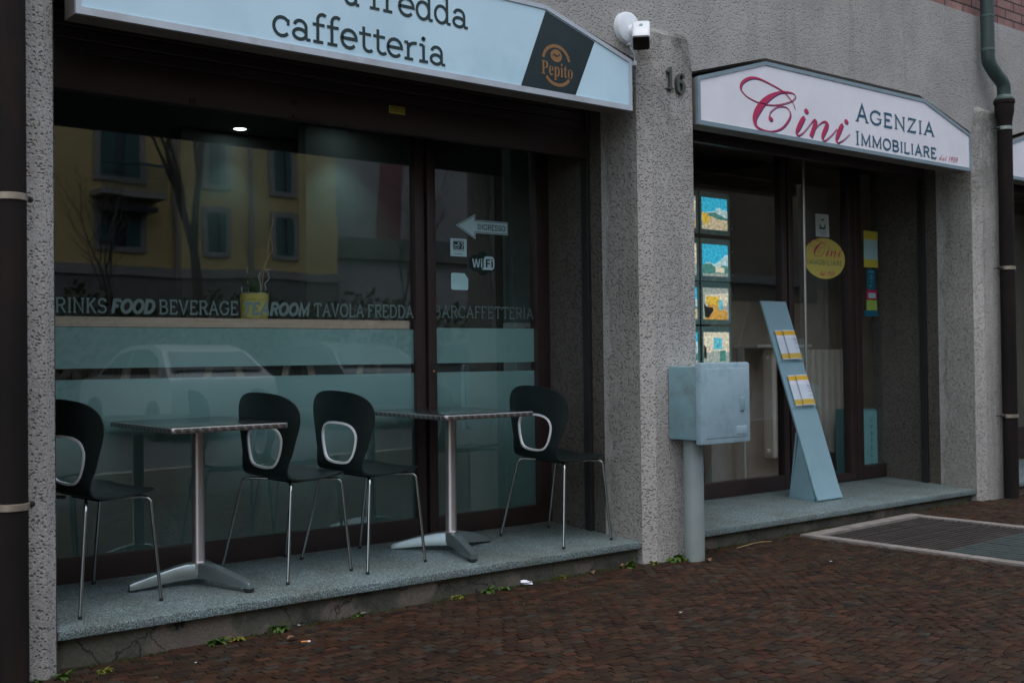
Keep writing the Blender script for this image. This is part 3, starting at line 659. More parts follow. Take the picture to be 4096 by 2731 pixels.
for z0, z1 in ((.14, .978), (1.031, 1.237)): mb = MB(); mb.poly([(3.848, WY + .004, z0), (4.617, WY + .004, z0), (4.617, WY + .004, z1), (3.848, WY + .004, z1)]); mb.build('frosted_film', FILM, cdr)
lk = MB(); lk.bbox(3.808, 3.836, F0 - .009, F0 - .003, .955, 1.03, .002); lk = lk.build('door_lock', BLACKM, cdr)
mb = MB(); mb.lathe([(.008, 0), (.008, .006), (.005, .009)], (3.824, F0 - .008, .985), 14, (0, -1, 0)); mb.build('keyhole_cover', mat('brass', (.35, .18, .06), .4, metal=.7), lk)
mb = MB(); mb.box(4.7, 4.72, F0, F1, .03, 2.62); mb.build('jamb_post', BROWN, bld)
# lettering on the cafe glass
ink = Ink(WY - .002)
ZL, HL = 1.291, .074
for wd, a, b, bold in (('DRINKS', 1.655, 1.953, 0), ('BEVERAGE', 2.209, 2.630, 0), ('TAVOLA', 3.069, 3.382, 0), ('FREDDA', 3.406, 3.712, 0)):
    ink.text(wd, a, b, ZL, HL, .0088)
for wd, a, b in (('FOOD', 1.972, 2.182), ('TEAROOM', 2.650, 3.036)): ink.text(wd, a, b, ZL, HL, .0165, slant=.18)
ink.build('lettering', FILML, cw)
ink = Ink(WY - .002); ink.text('BARCAFFETTERIA', 3.853, 4.61, ZL + .004, HL, .0085); ink.build('lettering', mat_film('frosted_letters_dim', (.15, .215, .21), .2, .2), cdr)
# --- roller shutters (rolled up, bottom bar showing) and guide rails
for k, (a, b) in enumerate(BAYS):
    zb = (2.245, 2.455, 2.455)[k]
    rsb = MB(); rsb.bbox(a + .03, b - .004, .40, .445, zb, zb + .165, .004); rsb = rsb.build('roller_shutter', BROWN, bld, smooth=30)
    mb = MB(); z = zb + .168
    while z < 2.66:
        mb.bbox(a + .035, b - .008, .412, .432, z, z + .052, .006); z += .055
    mb.build('slat', BROWN, rsb)
    if k == 0:
        mb = MB(); mb.lathe([(.016, 0), (.016, .006), (.006, .008)], (2.74, .400, 2.325), 18, (0, -1, 0)); mb.build('lock', BLACKM, rsb)
        mb = MB(); mb.bbox(2.73, 2.87, .385, .401, 2.248, 2.262, .004); mb.build('pull_handle', BROWN, rsb)
        mb = MB(); mb.bbox(2.20, 2.225, .39, .401, 2.245, 2.275, .003); mb.build('end_stop', BLACKM, rsb)
    for x, s_ in ((a, 1), (b, -1)):
        mb = MB(); x0, x1 = sorted((x + s_ * .005, x + s_ * .03)); mb.bbox(x0, x1, .395, .45, .012, 2.62, .003); mb.build('shutter_guide', BLACKM, bld)
# --- agency window, door and side light
aw = MB(); rect_ring(aw, 5.19, 7.095, .045, 2.70, .07, .062, .11, .06, F0, F1); aw = aw.build('shop_window', BROWN, bld, smooth=30)
mb = MB(); mb.poly([(5.25, WY, .15), (7.04, WY, .15), (7.04, WY, 2.65), (5.25, WY, 2.65)]); mb.build('glass_pane', GLASS, aw)
ad = MB(); rect_ring(ad, 7.11, 7.955, .05, 2.70, .06, .085, .06, .06, F0 - .004, F1); ad = ad.build('shop_door', BROWN, bld, smooth=30)
mb = MB(); mb.poly([(7.165, WY, .10), (7.875, WY, .10), (7.875, WY, 2.65), (7.165, WY, 2.65)]); mb.build('glass_pane', GLASS, ad)
hd = MB(); hd.tube([(7.235, F0 - .055, .62), (7.235, F0 - .055, 2.54)], .0125, 12); hd = hd.build('door_handle', mat('brushed_steel', (.55, .52, .50), .3, metal=.9), ad, smooth=40)
for z in (.80, 2.35): mb = MB(); mb.tube([(7.21, F0 - .003, z), (7.232, F0 - .05, z)], .008, 8); mb.build('handle_stub', CHROME, hd, smooth=40)
al = MB(); rect_ring(al, 7.965, 8.47, .05, 2.70, .085, .07, .105, .06, F0, F1); al = al.build('side_window', BROWN, bld, smooth=30)
mb = MB(); mb.poly([(8.04, WY, .14), (8.41, WY, .14), (8.41, WY, 2.65), (8.04, WY, 2.65)]); mb.build('glass_pane', GLASS, al)
tw = MB(); rect_ring(tw, 8.84, 11.98, .05, 2.70, .07, .07, .3, .06, F0, F1); tw = tw.build('shop_window', BROWN, bld, smooth=30)
mb = MB(); mb.poly([(8.9, WY, .33), (11.92, WY, .33), (11.92, WY, 2.65), (8.9, WY, 2.65)]); mb.build('glass_pane', GLASS, tw)

# ------------------------------------------------------------------ granite steps
def step(name, label, x0, x1, dz):
    t = thing(name, label, 'step')
    bm = bmesh.new(); bmesh.ops.create_cube(bm, size=1)
    k = 0.0387 / 0.8154
    for v in bm.verts:
        x = (x0 if v.co.x < 0 else x1); y = (0.0 if v.co.y < 0 else 0.86); zt = dz + k * y
        v.co = Vector((x, y, zt if v.co.z > 0 else zt - .038))
    bmesh.ops.bevel(bm, geom=list(bm.edges), offset=.006, segments=2, affect='EDGES', profile=.6)
    mb = MB(); mb.bm(bm); mb.build('slab', GRAN, t, smooth=30)
    n = 60; mb = MB(); P = []
    for i in range(n + 1):
        x = x0 + .01 + (x1 - x0 - .02) * i / n; P.append((x, 0.040 + 0.004 * math.sin(x * 13) + rs.uniform(-.003, .003)))
    mb.add([(x, y, -.6) for x, y in P] + [(x, y - .006 * (1 if False else 0), gz(x) + .03) for x, y in P] + [(x, y + .004, dz - .036) for x, y in P] + [(x, .8, dz - .036) for x, y in P],
           [[l * (n + 1) + i, l * (n + 1) + i + 1, (l + 1) * (n + 1) + i + 1, (l + 1) * (n + 1) + i] for l in range(3) for i in range(n)])
    mb.build('riser', RISER, t)
    return t
step('granite_step', 'long speckled granite step carrying the cafe tables and black chairs', 1.462, 4.7135, 0.0)
step('granite_step', 'granite step under the grey brochure stand before the agency door', 5.191, 8.4, 0.006)
step('granite_step', 'granite step at the far shop beyond the right drainpipe', 8.835, 11.99, 0.01)

# ------------------------------------------------------------------ shop signs
def inset(P, d):
    n = len(P); out = []
    for i in range(n):
        a, b, c = Vector(P[i - 1]), Vector(P[i]), Vector(P[(i + 1) % n]); d1 = (b - a).normalized(); d2 = (c - b).normalized()
        n1 = Vector((-d1.y, d1.x)); n2 = Vector((-d2.y, d2.x)); m = (n1 + n2).normalized(); out.append(tuple(b + m * (d / m.dot(n1))))
    return out
def sign_box(name, label, x0, x1, zb, zs, zt, run, face, frame, fw_, bottom):
    t = thing(name, label, 'sign')
    out = [(x0, zb), (x1, zb), (x1, zs), (x1 - run, zt), (x0 + run, zt), (x0, zs)]
    mb = MB(); mb.prism(inset(out, .003), -.062, .075); mb.build('housing', HOUSING, t)
    inn = inset(out, fw_); inn = [(a, max(b, zb + bottom)) for a, b in inn]
    mb = MB(); mb.ring(out, inn, -.070, -.050); mb.build('frame', frame, t)
    mb = MB(); mb.poly([(a, -.064, b) for a, b in inset(inn, -.004)]); mb.build('face_panel', face, t)
    return t, inn
s1, inn1 = sign_box('shop_sign', 'blue white cafe sign reading caffetteria above the tables', 1.525, 4.618, 2.440, 2.728, 2.922, .63, SIGN1, ALU1, .022, .030)
ink = Ink(-.0655); ink.text('caffetteria', 2.385, 3.330, 2.494, .099, .0155, LO, gap=.02, serif_t=.9); ink.build('lettering', INK, s1); ink = Ink(-.0655)
ink.text('fredda', 2.885, 3.472, 2.702, .099, .0155, LO, gap=.02, serif_t=.9); ink.text('tavola'.replace('v', 'r').replace('o', 'c').replace('l', 'i')[-1:], 2.752, 2.838, 2.700, .099, .0155, LO, serif_t=.9)
ink.build('lettering', INK, s1)
mb = MB(); mb.poly([(x, -.0652, z) for x, z in [(3.808, 2.472), (4.190, 2.472), (4.336, 2.786), (4.028, 2.880), (3.984, 2.894)]]); em = mb.build('emblem_panel', EMBL, s1)
ink = Ink(-.0664)
ink.stroke(arc(4.053, 2.632, .092, .084, 172, 8, 24), .018); ink.stroke(arc(4.063, 2.575, .088, .066, 205, 335, 20), .018)
ink.ellipse(4.053, 2.664, .041, .034); ink.glyphs('𝐏𝐞𝐩𝐢𝐭𝐨', 3.948, 4.170, 2.533, 2.628); ink.build('logo', GOLD, em)
ink = Ink(-.068); P = catmull([(4.027, 2.660), (4.040, 2.670), (4.056, 2.662), (4.070, 2.668), (4.080, 2.676)], 6); ink.stroke(P, [.003 + .004 * math.sin(PI * i / (len(P) - 1)) for i in range(len(P))]); ink.build('bean_line', EMBL, em)
def agency_sign(label, dx):
    t, _ = sign_box('shop_sign', label, 5.166 + dx, 8.246 + dx, 2.432, 2.716, 2.902, .635, SIGN2, ALU2, .024, .026)
    pk = Ink(-.0645); script_cini(pk, lambda a, b: (a + dx + .008, b - .006), 1.05); pk.build('script_shadow', PURP, t)
    ink = Ink(-.0662); script_cini(ink, lambda a, b: (a + dx, b)); ink.build('script_lettering', RED, t); ink = Ink(-.0662)
    ink.glyphs('𝒹𝒶𝓁', 7.800 + dx, 7.905 + dx, 2.478, 2.518); ink.glyphs('1959', 7.930 + dx, 8.055 + dx, 2.478, 2.520, shear=.35); ink.build('year_lettering', RED, t)
    ink = Ink(-.0655); ink.text('A', 6.762 + dx, 6.912 + dx, 2.635, .132, .019, serif_t=.45); ink.text('GENZIA', 6.925 + dx, 7.742 + dx, 2.636, .108, .0175, gap=.08, serif_t=.4)
    ink.text('I', 6.752 + dx, 6.806 + dx, 2.474, .106, .017, serif_t=.45); ink.text('MMOBILIARE', 6.815 + dx, 7.768 + dx, 2.476, .087, .0155, gap=.07, serif_t=.4); ink.build('lettering', INKB, t)
    return t
agency_sign('white estate agency sign with crimson script above the brochure stand', 0)
agency_sign('white sign with crimson script half hidden behind the right drainpipe', 3.645)

# ------------------------------------------------------------------ security camera
sc = thing('security_camera', 'small white security camera on a round wall mount beside the cafe sign', 'security camera', (4.637, 0, 2.925))
mb = MB(); mb.lathe([(.090, 0.0), (.090, .022), (.086, .034), (.074, .040)], (4.637, 0.0, 2.925), 36, (0, -1, 0)); mb.build('mount', WHITEP, sc, smooth=35)
mb = MB(); mb.lathe([(.036, 0), (.036, .02), (.030, .04), (.028, .075)], (4.655, -.030, 2.905), 24, (.1, -.95, -.1)); mb.build('arm', WHITEP, sc, smooth=35)
ax = Vector((-.44, -.42, -.79)).normalized(); sx_ = Vector((.69, -.72, .0)); sx_ = (sx_ - ax * sx_.dot(ax)).normalized(); sy_ = ax.cross(sx_)
cc = Vector((4.612, -.150, 2.803)) - ax * .068
def rbox(mb, c, A, B, Cc, a, b, l0, l1, rad, seg=5):
    P = []
    for qx, qy, a0 in ((1, 1, 0), (-1, 1, 90), (-1, -1, 180), (1, -1, 270)):
        for i in range(seg + 1):
            an = R(a0 + 90 * i / seg); P.append((qx * (a - rad) + rad * math.cos(an), qy * (b - rad) + rad * math.sin(an)))
    n = len(P); L = []
    for l, k in ((l0, .93), (l0 + .006, 1), (l1 - .003, 1), (l1, .97)): L.append([c + A * (x * k) + B * (y * k) + Cc * l for x, y in P])
    mb.zprism(L)
mb = MB(); rbox(mb, cc, sx_, sy_, ax, .051, .051, -.072, .062, .016); bd = mb.build('body', WHITEP, sc, smooth=35)
mb = MB(); rbox(mb, cc, sx_, sy_, ax, .046, .046, .058, .068, .014); mb.build('lens_window', DARKGLS, bd, smooth=35)
mb = MB(); mb.lathe([(.010, 0), (.010, .003), (.004, .0035)], cc + ax * -.03 + sy_ * .0505, 14, sy_); mb.build('screw_cap', CAB, bd)
mb = MB(); mb.tube(catmull([(4.650, -.02, 2.835), (4.660, -.03, 2.800), (4.680, -.03, 2.775), (4.686, -.02, 2.735)], 6), .0035, 8); mb.bbox(4.636, 4.666, -.035, -.005, 2.825, 2.845, .003); mb.bbox(4.678, 4.694, -.032, -.002, 2.715, 2.742, .003); mb.build('cable', WHITEP, sc, smooth=40)
# house number
hn = thing('house_number', 'weathered metal house number 16 on the concrete pilaster', 'house number', (4.98, -.05, 2.6))
def digit(ch, x0, x1, z0, z1):
    cu = bpy.data.curves.new('type', 'FONT'); cu.body = ch; cu.extrude = .06; cu.resolution_u = 6
    o = bpy.data.objects.new('type', cu); COL.objects.link(o); dg = bpy.context.evaluated_depsgraph_get(); me = bpy.data.meshes.new_from_object(o.evaluated_get(dg)); bpy.data.objects.remove(o)
    Vv = np.array([v.co[:] for v in me.vertices]); mn, mx = Vv.min(0), Vv.max(0)
    mb = MB(); mb.add([(x0 + (a - mn[0]) / (mx[0] - mn[0]) * (x1 - x0), -.048 - .024 * (c - mn[2]) / (mx[2] - mn[2]), z0 + (b - mn[1]) / (mx[1] - mn[1]) * (z1 - z0)) for a, b, c in Vv], [list(p.vertices) for p in me.polygons])
    mb.build('digit', DIGIT, hn)
digit('𝟏', 4.910, 4.958, 2.606, 2.738); digit('𝟔', 4.985, 5.058, 2.590, 2.712)
# ------------------------------------------------------------------ drainpipes
def clamp(parent, x, y, z, r, m, side):
    mb = MB(); mb.lathe([(r, -.014), (r + .005, -.012), (r + .005, .012), (r, .014)], (x, y, z), 28); c = mb.build('pipe_clamp', m, parent, smooth=40)
    mb = MB(); mb.tube([(x + side * (r + .002), y + .01, z), (x + side * (r + .025), y + .03, z)], .012, 8); mb.tube([(x + side * (r + .018), y + .022, z), (x + side * (r + .018), .0, z)], .004, 6); mb.build('bolt', BLACKM, c, smooth=40)
dl = thing('drainpipe', 'dark brown drainpipe with two tin clamps at the left edge', 'drainpipe', (1.262, -.118, gz(1.26)))
mb = MB(); mb.lathe([(.056, -.3), (.056, 5.0)], (1.262, -.118, 0), 32); mb.build('pipe', PIPE, dl, smooth=40)
for z in (1.683, .520): clamp(dl, 1.262, -.118, z, .056, CLAMP, 1)
dr = thing('drainpipe', 'drainpipe brown below and green copper above on the right pilaster', 'drainpipe', (8.656, -.12, gz(8.65)))
mb = MB(); mb.lathe([(.056, -.2), (.056, 2.84), (.060, 2.87), (.072, 2.93), (.074, 2.99), (.080, 2.995), (.080, 3.02), (.066, 3.02)], (8.656, -.12, 0), 32); mb.build('pipe', PIPE, dr, smooth=40)
for z in (2.80, 1.71, .56): clamp(dr, 8.656, -.12, z, .056, CLAMPG if z > 2 else CLAMP, -1)
mb = MB(); P = catmull([(8.656, -.12, 3.015), (8.656, -.12, 3.08), (8.640, -.12, 3.15), (8.575, -.10, 3.22), (8.515, -.085, 3.29), (8.497, -.08, 3.37), (8.497, -.08, 3.6), (8.497, -.08, 4.6)], 8); mb.tube(P, .051, 28); cp = mb.build('copper_pipe', COPPER, dr, smooth=40)
mb = MB(); mb.lathe([(.052, 0), (.072, .004), (.072, .02), (.060, .03), (.054, .045)], (8.656, -.12, 3.015), 28); mb.build('pipe_collar', COPPERL, cp, smooth=40)
for z, hh in ((3.40, .01), (3.66, .008)): mb = MB(); mb.lathe([(.0535, -hh), (.0535, hh)], (8.497, -.08, z), 28); mb.build('pipe_collar', COPPERL, cp, smooth=40)

# ------------------------------------------------------------------ utility cabinet on a post
uc = thing('utility_cabinet', 'grey plastic utility cabinet on a round post beside pilaster 16', 'utility cabinet', (4.99, -.15, gz(5)))
mb = MB(); mb.lathe([(.058, -.3), (.058, .70), (.055, .705)], (4.99, -.15, 0), 36); ps = mb.build('post', POSTM, uc, smooth=40)
mb = MB(); mb.add([(4.99 + .0588 * math.cos(R(a)), -.15 + .0588 * math.sin(R(a)), z) for z in (.395, .43) for a in range(-75, -34, 8)], [[i, i + 1, i + 7, i + 6] for i in range(5)]); mb.build('post_label', CAB, ps)
mb = MB(); mb.bbox(4.888, 5.288, -.272, -.055, .577, .996, .012); cb = mb.build('body', CAB, uc, smooth=40)
mb = MB(); mb.bbox(4.878, 5.300, -.318, -.270, .553, 1.016, .014); cdn = mb.build('door', CABD, uc, smooth=40)
mb = MB(); mb.bbox(4.915, 5.264, -.3215, -.31, .588, .982, .004); mb.build('door_panel', CABD, cdn, smooth=40)
mb = MB(); mb.bbox(5.205, 5.240, -.332, -.31, .735, .815, .008); mb.build('latch', CAB, cdn, smooth=40)
mb = MB(); mb.bbox(5.170, 5.262, -.3245, -.31, .602, .650, .003); mb.build('badge', CABD, cdn, smooth=40)

# ------------------------------------------------------------------ brochure stand
bs = thing('brochure_stand', 'leaning grey blue metal brochure stand on the agency step', 'stand', (6.89, .285, .02))
def sy(z): return .285 + .475 * (z - .018) / 1.436
X0, X1 = 6.748, 7.038
mb = MB(); n = 14; prof = [(.285 + .02, .020)] + [(.303 - .020 * math.sin(R(a)) , .040 - .020 * math.cos(R(a))) for a in range(0, 80, 12)] + [(sy(z), z) for z in (.08, .3, .6, .9, 1.2, 1.454)]
prof = [(.52, .020)] + prof
bk = [(y + .012, z + (.012 if i < 2 else 0.0)) for i, (y, z) in enumerate(prof)]
L = len(prof); mb.add([(X, y, z) for X in (X0, X1) for P in (prof, bk) for y, z in P],
  [[i, i + 1, L + i + 1, L + i] for i in range(L - 1)] + [[2 * L + i, 3 * L + i, 3 * L + i + 1, 2 * L + i + 1] for i in range(L - 1)] +
  [[i, 2 * L + i, 2 * L + i + 1, i + 1] for i in range(L - 1)] + [[L + i, L + i + 1, 3 * L + i + 1, 3 * L + i] for i in range(L - 1)] + [[L - 1, 3 * L - 1, 4 * L - 1, 2 * L - 1], [0, L, 3 * L, 2 * L]])
mb.build('panel', STAND, bs, smooth=35)
mb = MB(); mb.add([(X, y, z) for X in (X0 + .004, X1 - .004) for y, z in ((.52, .032), (.535, .032), (sy(.50) + .026, .50), (sy(.50) + .014, .50))], [[0, 1, 2, 3], [4, 7, 6, 5], [0, 4, 5, 1], [1, 5, 6, 2], [2, 6, 7, 3], [3, 7, 4, 0]]); mb.build('back_brace', STAND, bs)
mb = MB(); mb.add([(X, y, z) for X in (X0 + .002, X0 + .006) for y, z in ((.31, .034), (.525, .034), (sy(.46) + .014, .46))], [[0, 1, 2], [3, 5, 4], [0, 3, 4, 1], [1, 4, 5, 2], [2, 5, 3, 0]]); mb.build('side_gusset', STAND, bs)
nrm = Vector((0, -1.436, .475)).normalized(); alg = Vector((0, .475, 1.436)).normalized()
def onp(x, z, d): p = Vector((x, sy(z), z)) + nrm * d; return p
k = 0
for zt, zb, lab in ((1.232, 1.018, 'upper'), (.903, .684, 'lower')):
    mb = MB(); a, b = X0 + .008, X1 + .045
    for (xa, xb, za, zc, d0, d1) in ((a, b, zb - .015, zb + .15, .030, .033), (b - .003, b, zb - .015, zb + .15, .0, .030), (a, b, zb - .018, zb - .013, .0, .033)):
        P = [onp(x, z, d) for d in (d0, d1) for z in (za, zc) for x in (xa, xb)]; mb.add(P, [(0, 2, 3, 1), (4, 5, 7, 6), (0, 1, 5, 4), (2, 6, 7, 3), (0, 4, 6, 2), (1, 3, 7, 5)])
    mb.build('holder', ACRYLC, bs)
    for q, (xa, xb) in enumerate(((6.795, 6.890), (6.878, 7.020))):
        lf = thing('leaflet', ('narrow' if q == 0 else 'wide') + ' yellow and white leaflet ' + ('at the left' if q == 0 else 'at the right') + ' of the ' + lab + ' holder on the stand', 'leaflet', onp((xa + xb) / 2, zb, .012), 'leaflets in the brochure stand')
        def sheet(z0, z1, d, nm, m):
            mb = MB(); n = 8; cols = []
            for i in range(n + 1):
                t = i / n; x = xa + (xb - xa) * t; cols.append((x, d + .010 * math.sin(PI * (.15 + .85 * t)) * (1 if q else .6) + .006 * q))
            m_ = 4; V_ = []
            for jj in range(m_ + 1):
                z = z0 + (z1 - z0) * jj / m_
                for x, dd in cols: V_.append(onp(x, z, dd))
            mb.add(V_, [[jj * (n + 1) + i, jj * (n + 1) + i + 1, (jj + 1) * (n + 1) + i + 1, (jj + 1) * (n + 1) + i] for jj in range(m_) for i in range(n)])
            return mb.build(nm, m, lf, smooth=60)
        H = zt - zb
        sheet(zb, zt, .008, 'sheet', PAPER); sheet(zb + .006, zb + H * .20, .0090, 'band', YELL); sheet(zt - H * .17, zt - .006, .0090, 'band', YELL)
        if q:
            mb = MB()
            for _ in range(7):
                zz = zb + H * rs.uniform(.26, .76); xx = xa + (xb - xa) * rs.uniform(.45, .7); P = [onp(xx + dx_, zz + dz_, .0215) for dx_, dz_ in ((0, 0), (.035, 0), (.035, .006), (0, .006))]; mb.poly(P)
            mb.build('print', mat('print_lilac', (.45, .36, .62), .7), lf)

# ------------------------------------------------------------------ chairs
def make_chair():
    t = thing('chair', 'chair', 'chair', local=True)
    # centre line of the shell: (s_x, z, half width)
    prof = [(-.203, .872, .012), (-.2025, .868, .094), (-.201, .858, .144), (-.199, .843, .180), (-.197, .822, .207), (-.195, .795, .222), (-.193, .765, .226), (-.191, .730, .221), (-.190, .690, .210), (-.189, .650, .198), (-.188, .610, .187), (-.187, .570, .177), (-.186, .535, .170), (-.183, .505, .166), (-.176, .480, .165), (-.158, .460, .168), (-.125, .449, .177), (-.080, .444, .188), (-.03, .443, .199), (.02, .445, .206), (.07, .449, .210), (.12, .454, .209), (.165, .459, .200), (.20, .461, .184), (.225, .458, .160), (.243, .451, .120), (.250, .446, .075), (.252, .444, .012)]
    prof = [(a, b + (.022 * min(1, max(0, (.60 - b) / .10)) if b < .60 else .012 * max(0, (b - .75) / .12)), c) for a, b, c in prof]
    P = catmull(prof, 3); NU = 40
    def surf(i, u):
        x, z, hw = P[i]; b = max(0, min(1, (z - .49) / .10)); yy = u * hw
        curve = (yy / .21) ** 2
        return Vector((x + .036 * curve * b, yy, z + (1 - b) * .010 * curve))
    bm = bmesh.new(); G = [[bm.verts.new(surf(i, -1 + 2 * j / NU)) for j in range(NU + 1)] for i in range(len(P))]
    # hole in the back, closed curve in (y, z)
    half = [(0, .724), (.062, .720), (.103, .703), (.124, .670), (.124, .632), (.114, .590), (.100, .557), (.076, .534), (.040, .525), (0, .523)]
    loop = half + [(-a, b) for a, b in half[-2:0:-1]]
    LC = [Vector((p.x, p.y)) for p in catmull([(a, b, 0) for a, b in loop], 8, closed=True)]
    def inside(y, z):
        c = False; n = len(LC)
        for i in range(n):
            a, b = LC[i], LC[i - 1]
            if (a.y > z) != (b.y > z) and y < (b.x - a.x) * (z - a.y) / (b.y - a.y) + a.x: c = not c
        return c
    kill = set()
    for i in range(len(P) - 1):
        for j in range(NU):
            q = [G[i][j], G[i][j + 1], G[i + 1][j + 1], G[i + 1][j]]; c = sum((v.co for v in q), Vector()) / 4
            if c.z > .48 and c.x < -.05 and inside(c.y, c.z): continue
            try: bm.faces.new(q)
            except ValueError: pass
    def x_at(y, z):
        best = min(range(len(P)), key=lambda i: abs(P[i].y - z) + (10 if P[i].x > -.1 else 0)); return P[best].x + .036 * (y / .21) ** 2 * max(0, min(1, (z - .47) / .10))
    for v in bm.verts:
        if v.is_boundary and v.link_faces and abs(v.co.y) < .160 and .49 < v.co.z < .76 and v.co.x < -.08:
            b = min(LC, key=lambda q: (q.x - v.co.y) ** 2 + (q.y - v.co.z) ** 2); v.co.y = b.x; v.co.z = b.y; v.co.x = x_at(b.x, b.y)
    bmesh.ops.delete(bm, geom=[v for v in bm.verts if not v.link_faces], context='VERTS')
    bmesh.ops.recalc_face_normals(bm, faces=bm.faces)
    bmesh.ops.solidify(bm, geom=list(bm.faces), thickness=.009)
    mb = MB(); mb.bm(bm); mb.build('shell', CHAIRB, t, smooth=60)
    # ring trim round the hole, flat band following the back
    mb = MB(); n = len(LC); V_ = []
    for i in range(n):
        p = LC[i]; tn = (LC[(i + 1) % n] - LC[i - 1]).normalized(); nn = Vector((-tn.y, tn.x))
        for d, off in ((-.0055, -.0115), (.0055, -.0115), (.0065, .002), (-.0055, .002)):
            q = p + nn * d; V_.append((x_at(q.x, q.y) + off - .001, q.x, q.y))
    mb.add(V_, [[i * 4 + k_, i * 4 + (k_ + 1) % 4, ((i + 1) % n) * 4 + (k_ + 1) % 4, ((i + 1) % n) * 4 + k_] for i in range(n) for k_ in range(4)])
    mb.build('back_ring', RINGW, t, smooth=50)
    for fx, fy, tx, ty, ix, iy in ((-.195, .2475, -.105, .178, -.055, .075), (-.195, -.2475, -.150, -.190, -.055, -.075), (.208, .2475, .195, .185, .10, .09), (.208, -.2475, .195, -.185, .10, -.09)):
        if fx < 0: tx, ty = -.130, .184 * (1 if fy > 0 else -1)
        A = Vector((fx, fy, .004)); B = Vector((tx, ty, .424)); Cc = Vector((ix, iy, .452)); K = B + (B - A).normalized() * .03
        P_ = [A, A.lerp(B, .5), B] + [((1 - s) ** 2) * B + 2 * s * (1 - s) * K + s * s * (K.lerp(Cc, .28)) for s in (.25, .5, .75, 1)] + [Cc]
        mb = MB(); mb.tube(P_, .0078, 12); lg = mb.build('leg', CHROME, t, smooth=50)
        mb = MB(); mb.tube([A + Vector((0, 0, -.004)), A + (B - A).normalized() * .010], .0088, 12); mb.build('foot_cap', BLACKM, lg, smooth=50)
    mb = MB(); mb.bbox(-.075, .12, -.095, .095, .444, .457, .004); mb.build('seat_mount', BLACKM, t, smooth=40)
    return t
ch0 = make_chair()
def slab_z(y): return y * .0387 / .8154
CH = [(1.713, .422, .27, 'black chair cut off by the left concrete pilaster beside the drainpipe'),
      (2.708, .476, .215, 'black chair whose back ring is partly hidden by the left tabletop'),
      (3.133, .448, .195, 'black chair with its whole grey back ring visible between the two tables'),
      (4.366, .356, .102, 'black chair at the cafe door beside the right concrete reveal')]
for i, (x, y, a, lab) in enumerate(CH):
    o = ch0 if i == 0 else copy_tree(ch0)
    o.location = (x, y, slab_z(y)); o.rotation_euler = (Matrix.Rotation(.0474, 3, 'X') @ Matrix.Rotation(a, 3, 'Z')).to_euler()
    k_ = (.80, .90, .97, 1.0)[i]
    for c_ in o.children:
        if not c_.name.startswith('leg'): c_.scale = (k_, 1, 1); c_.location = (.24 * (1 - k_), 0, 0)
    tag(o, lab, 'chair', 'black cafe chairs on the granite step')

# ------------------------------------------------------------------ tables
def make_table():
    t = thing('table', 'table', 'table', local=True); H = .757
    def rr(a, b, rad, z, n=6):
        P = []
        for qx, qy, a0 in ((1, 1, 0), (-1, 1, 90), (-1, -1, 180), (1, -1, 270)):
            for i in range(n + 1): an = R(a0 + 90 * i / n); P.append((qx * (a - rad) + rad * math.cos(an), qy * (b - rad) + rad * math.sin(an), z))
        return P
    A, B = .288, .345
    mb = MB(); mb.zprism([rr(A - .003, B - .003, .03, H - .018), rr(A - .003, B - .003, .03, H - .002), rr(A - .008, B - .008, .03, H)]); mb.build('tabletop', STEEL, t, smooth=30)
    # edge band with stamped wave pattern
    bd = rr(A, B, .034, 0, 6); mb = MB(); L = bd + [bd[0]]; seg = []
    for i in range(len(L) - 1):
        a, b = Vector(L[i]), Vector(L[i + 1]); n = max(1, round((b - a).length / .0105))
        for k_ in range(n): seg.append(a.lerp(b, k_ / n))
    n = len(seg); rows = [(-.0245, .0), (-.022, .0015), (-.013, .0022), (-.004, .0015), (-.0005, 0)]
    V_ = []
    for i, p in enumerate(seg):
        nn = Vector((p.x / A, p.y / B, 0)); nn = Vector((math.copysign(abs(nn.x) ** 6, nn.x), math.copysign(abs(nn.y) ** 6, nn.y), 0)).normalized()
        for dz, dn in rows: V_.append(p + nn * (dn + .001) + Vector((0, 0, H + dz)))
    for i in range(n):
        for k_ in range(4):
            mb.mi = 1 if (k_ in (1, 2) and (i // 2) % 2 == 0) or (k_ == 2 and i % 4 == 3) else 0
            mb.add([], []); i2 = (i + 1) % n; mb.f.append([i * 5 + k_, i2 * 5 + k_, i2 * 5 + k_ + 1, i * 5 + k_ + 1]); mb.m.append(mb.mi)
    mb.v = V_; mb.build('edge_band', [ALUT, BANDD], t, smooth=50)
    mb = MB(); mb.lathe([(.040, .05), (.040, .100), (.033, .108), (.030, .114), (.030, H - .02), (.10, H - .02), (.10, H - .015)], n=32); mb.build('column', ALUT, t, smooth=40)
    for k_ in range(3):
        an = 2 * PI / 3 * k_; ca, sa = math.cos(an), math.sin(an); loops = []
        for d, zt, th, w in ((.0, .106, .070, .034), (.03, .105, .070, .032), (.07, .101, .067, .029), (.12, .091, .060, .026), (.17, .078, .053, .024), (.22, .064, .045, .0225), (.265, .051, .037, .0215), (.305, .041, .030, .021), (.318, .034, .024, .019)):
            q = [(-w, zt - th), (w, zt - th), (w * .96, zt - .006), (w * .8, zt), (-w * .8, zt), (-w * .96, zt - .006)]
            loops.append([(ca * d - sa * yy, sa * d + ca * yy, zz) for yy, zz in q])
        mb = MB(); mb.zprism(loops); bl = mb.build('base_leg', ALUB, t, smooth=50)
        mb = MB(); mb.lathe([(.024, 0), (.024, .008), (.012, .012), (.012, .03)], (ca * .300, sa * .300, 0), 16); mb.build('glide', BLACKM, bl, smooth=40)
    return t
tb0 = make_table()
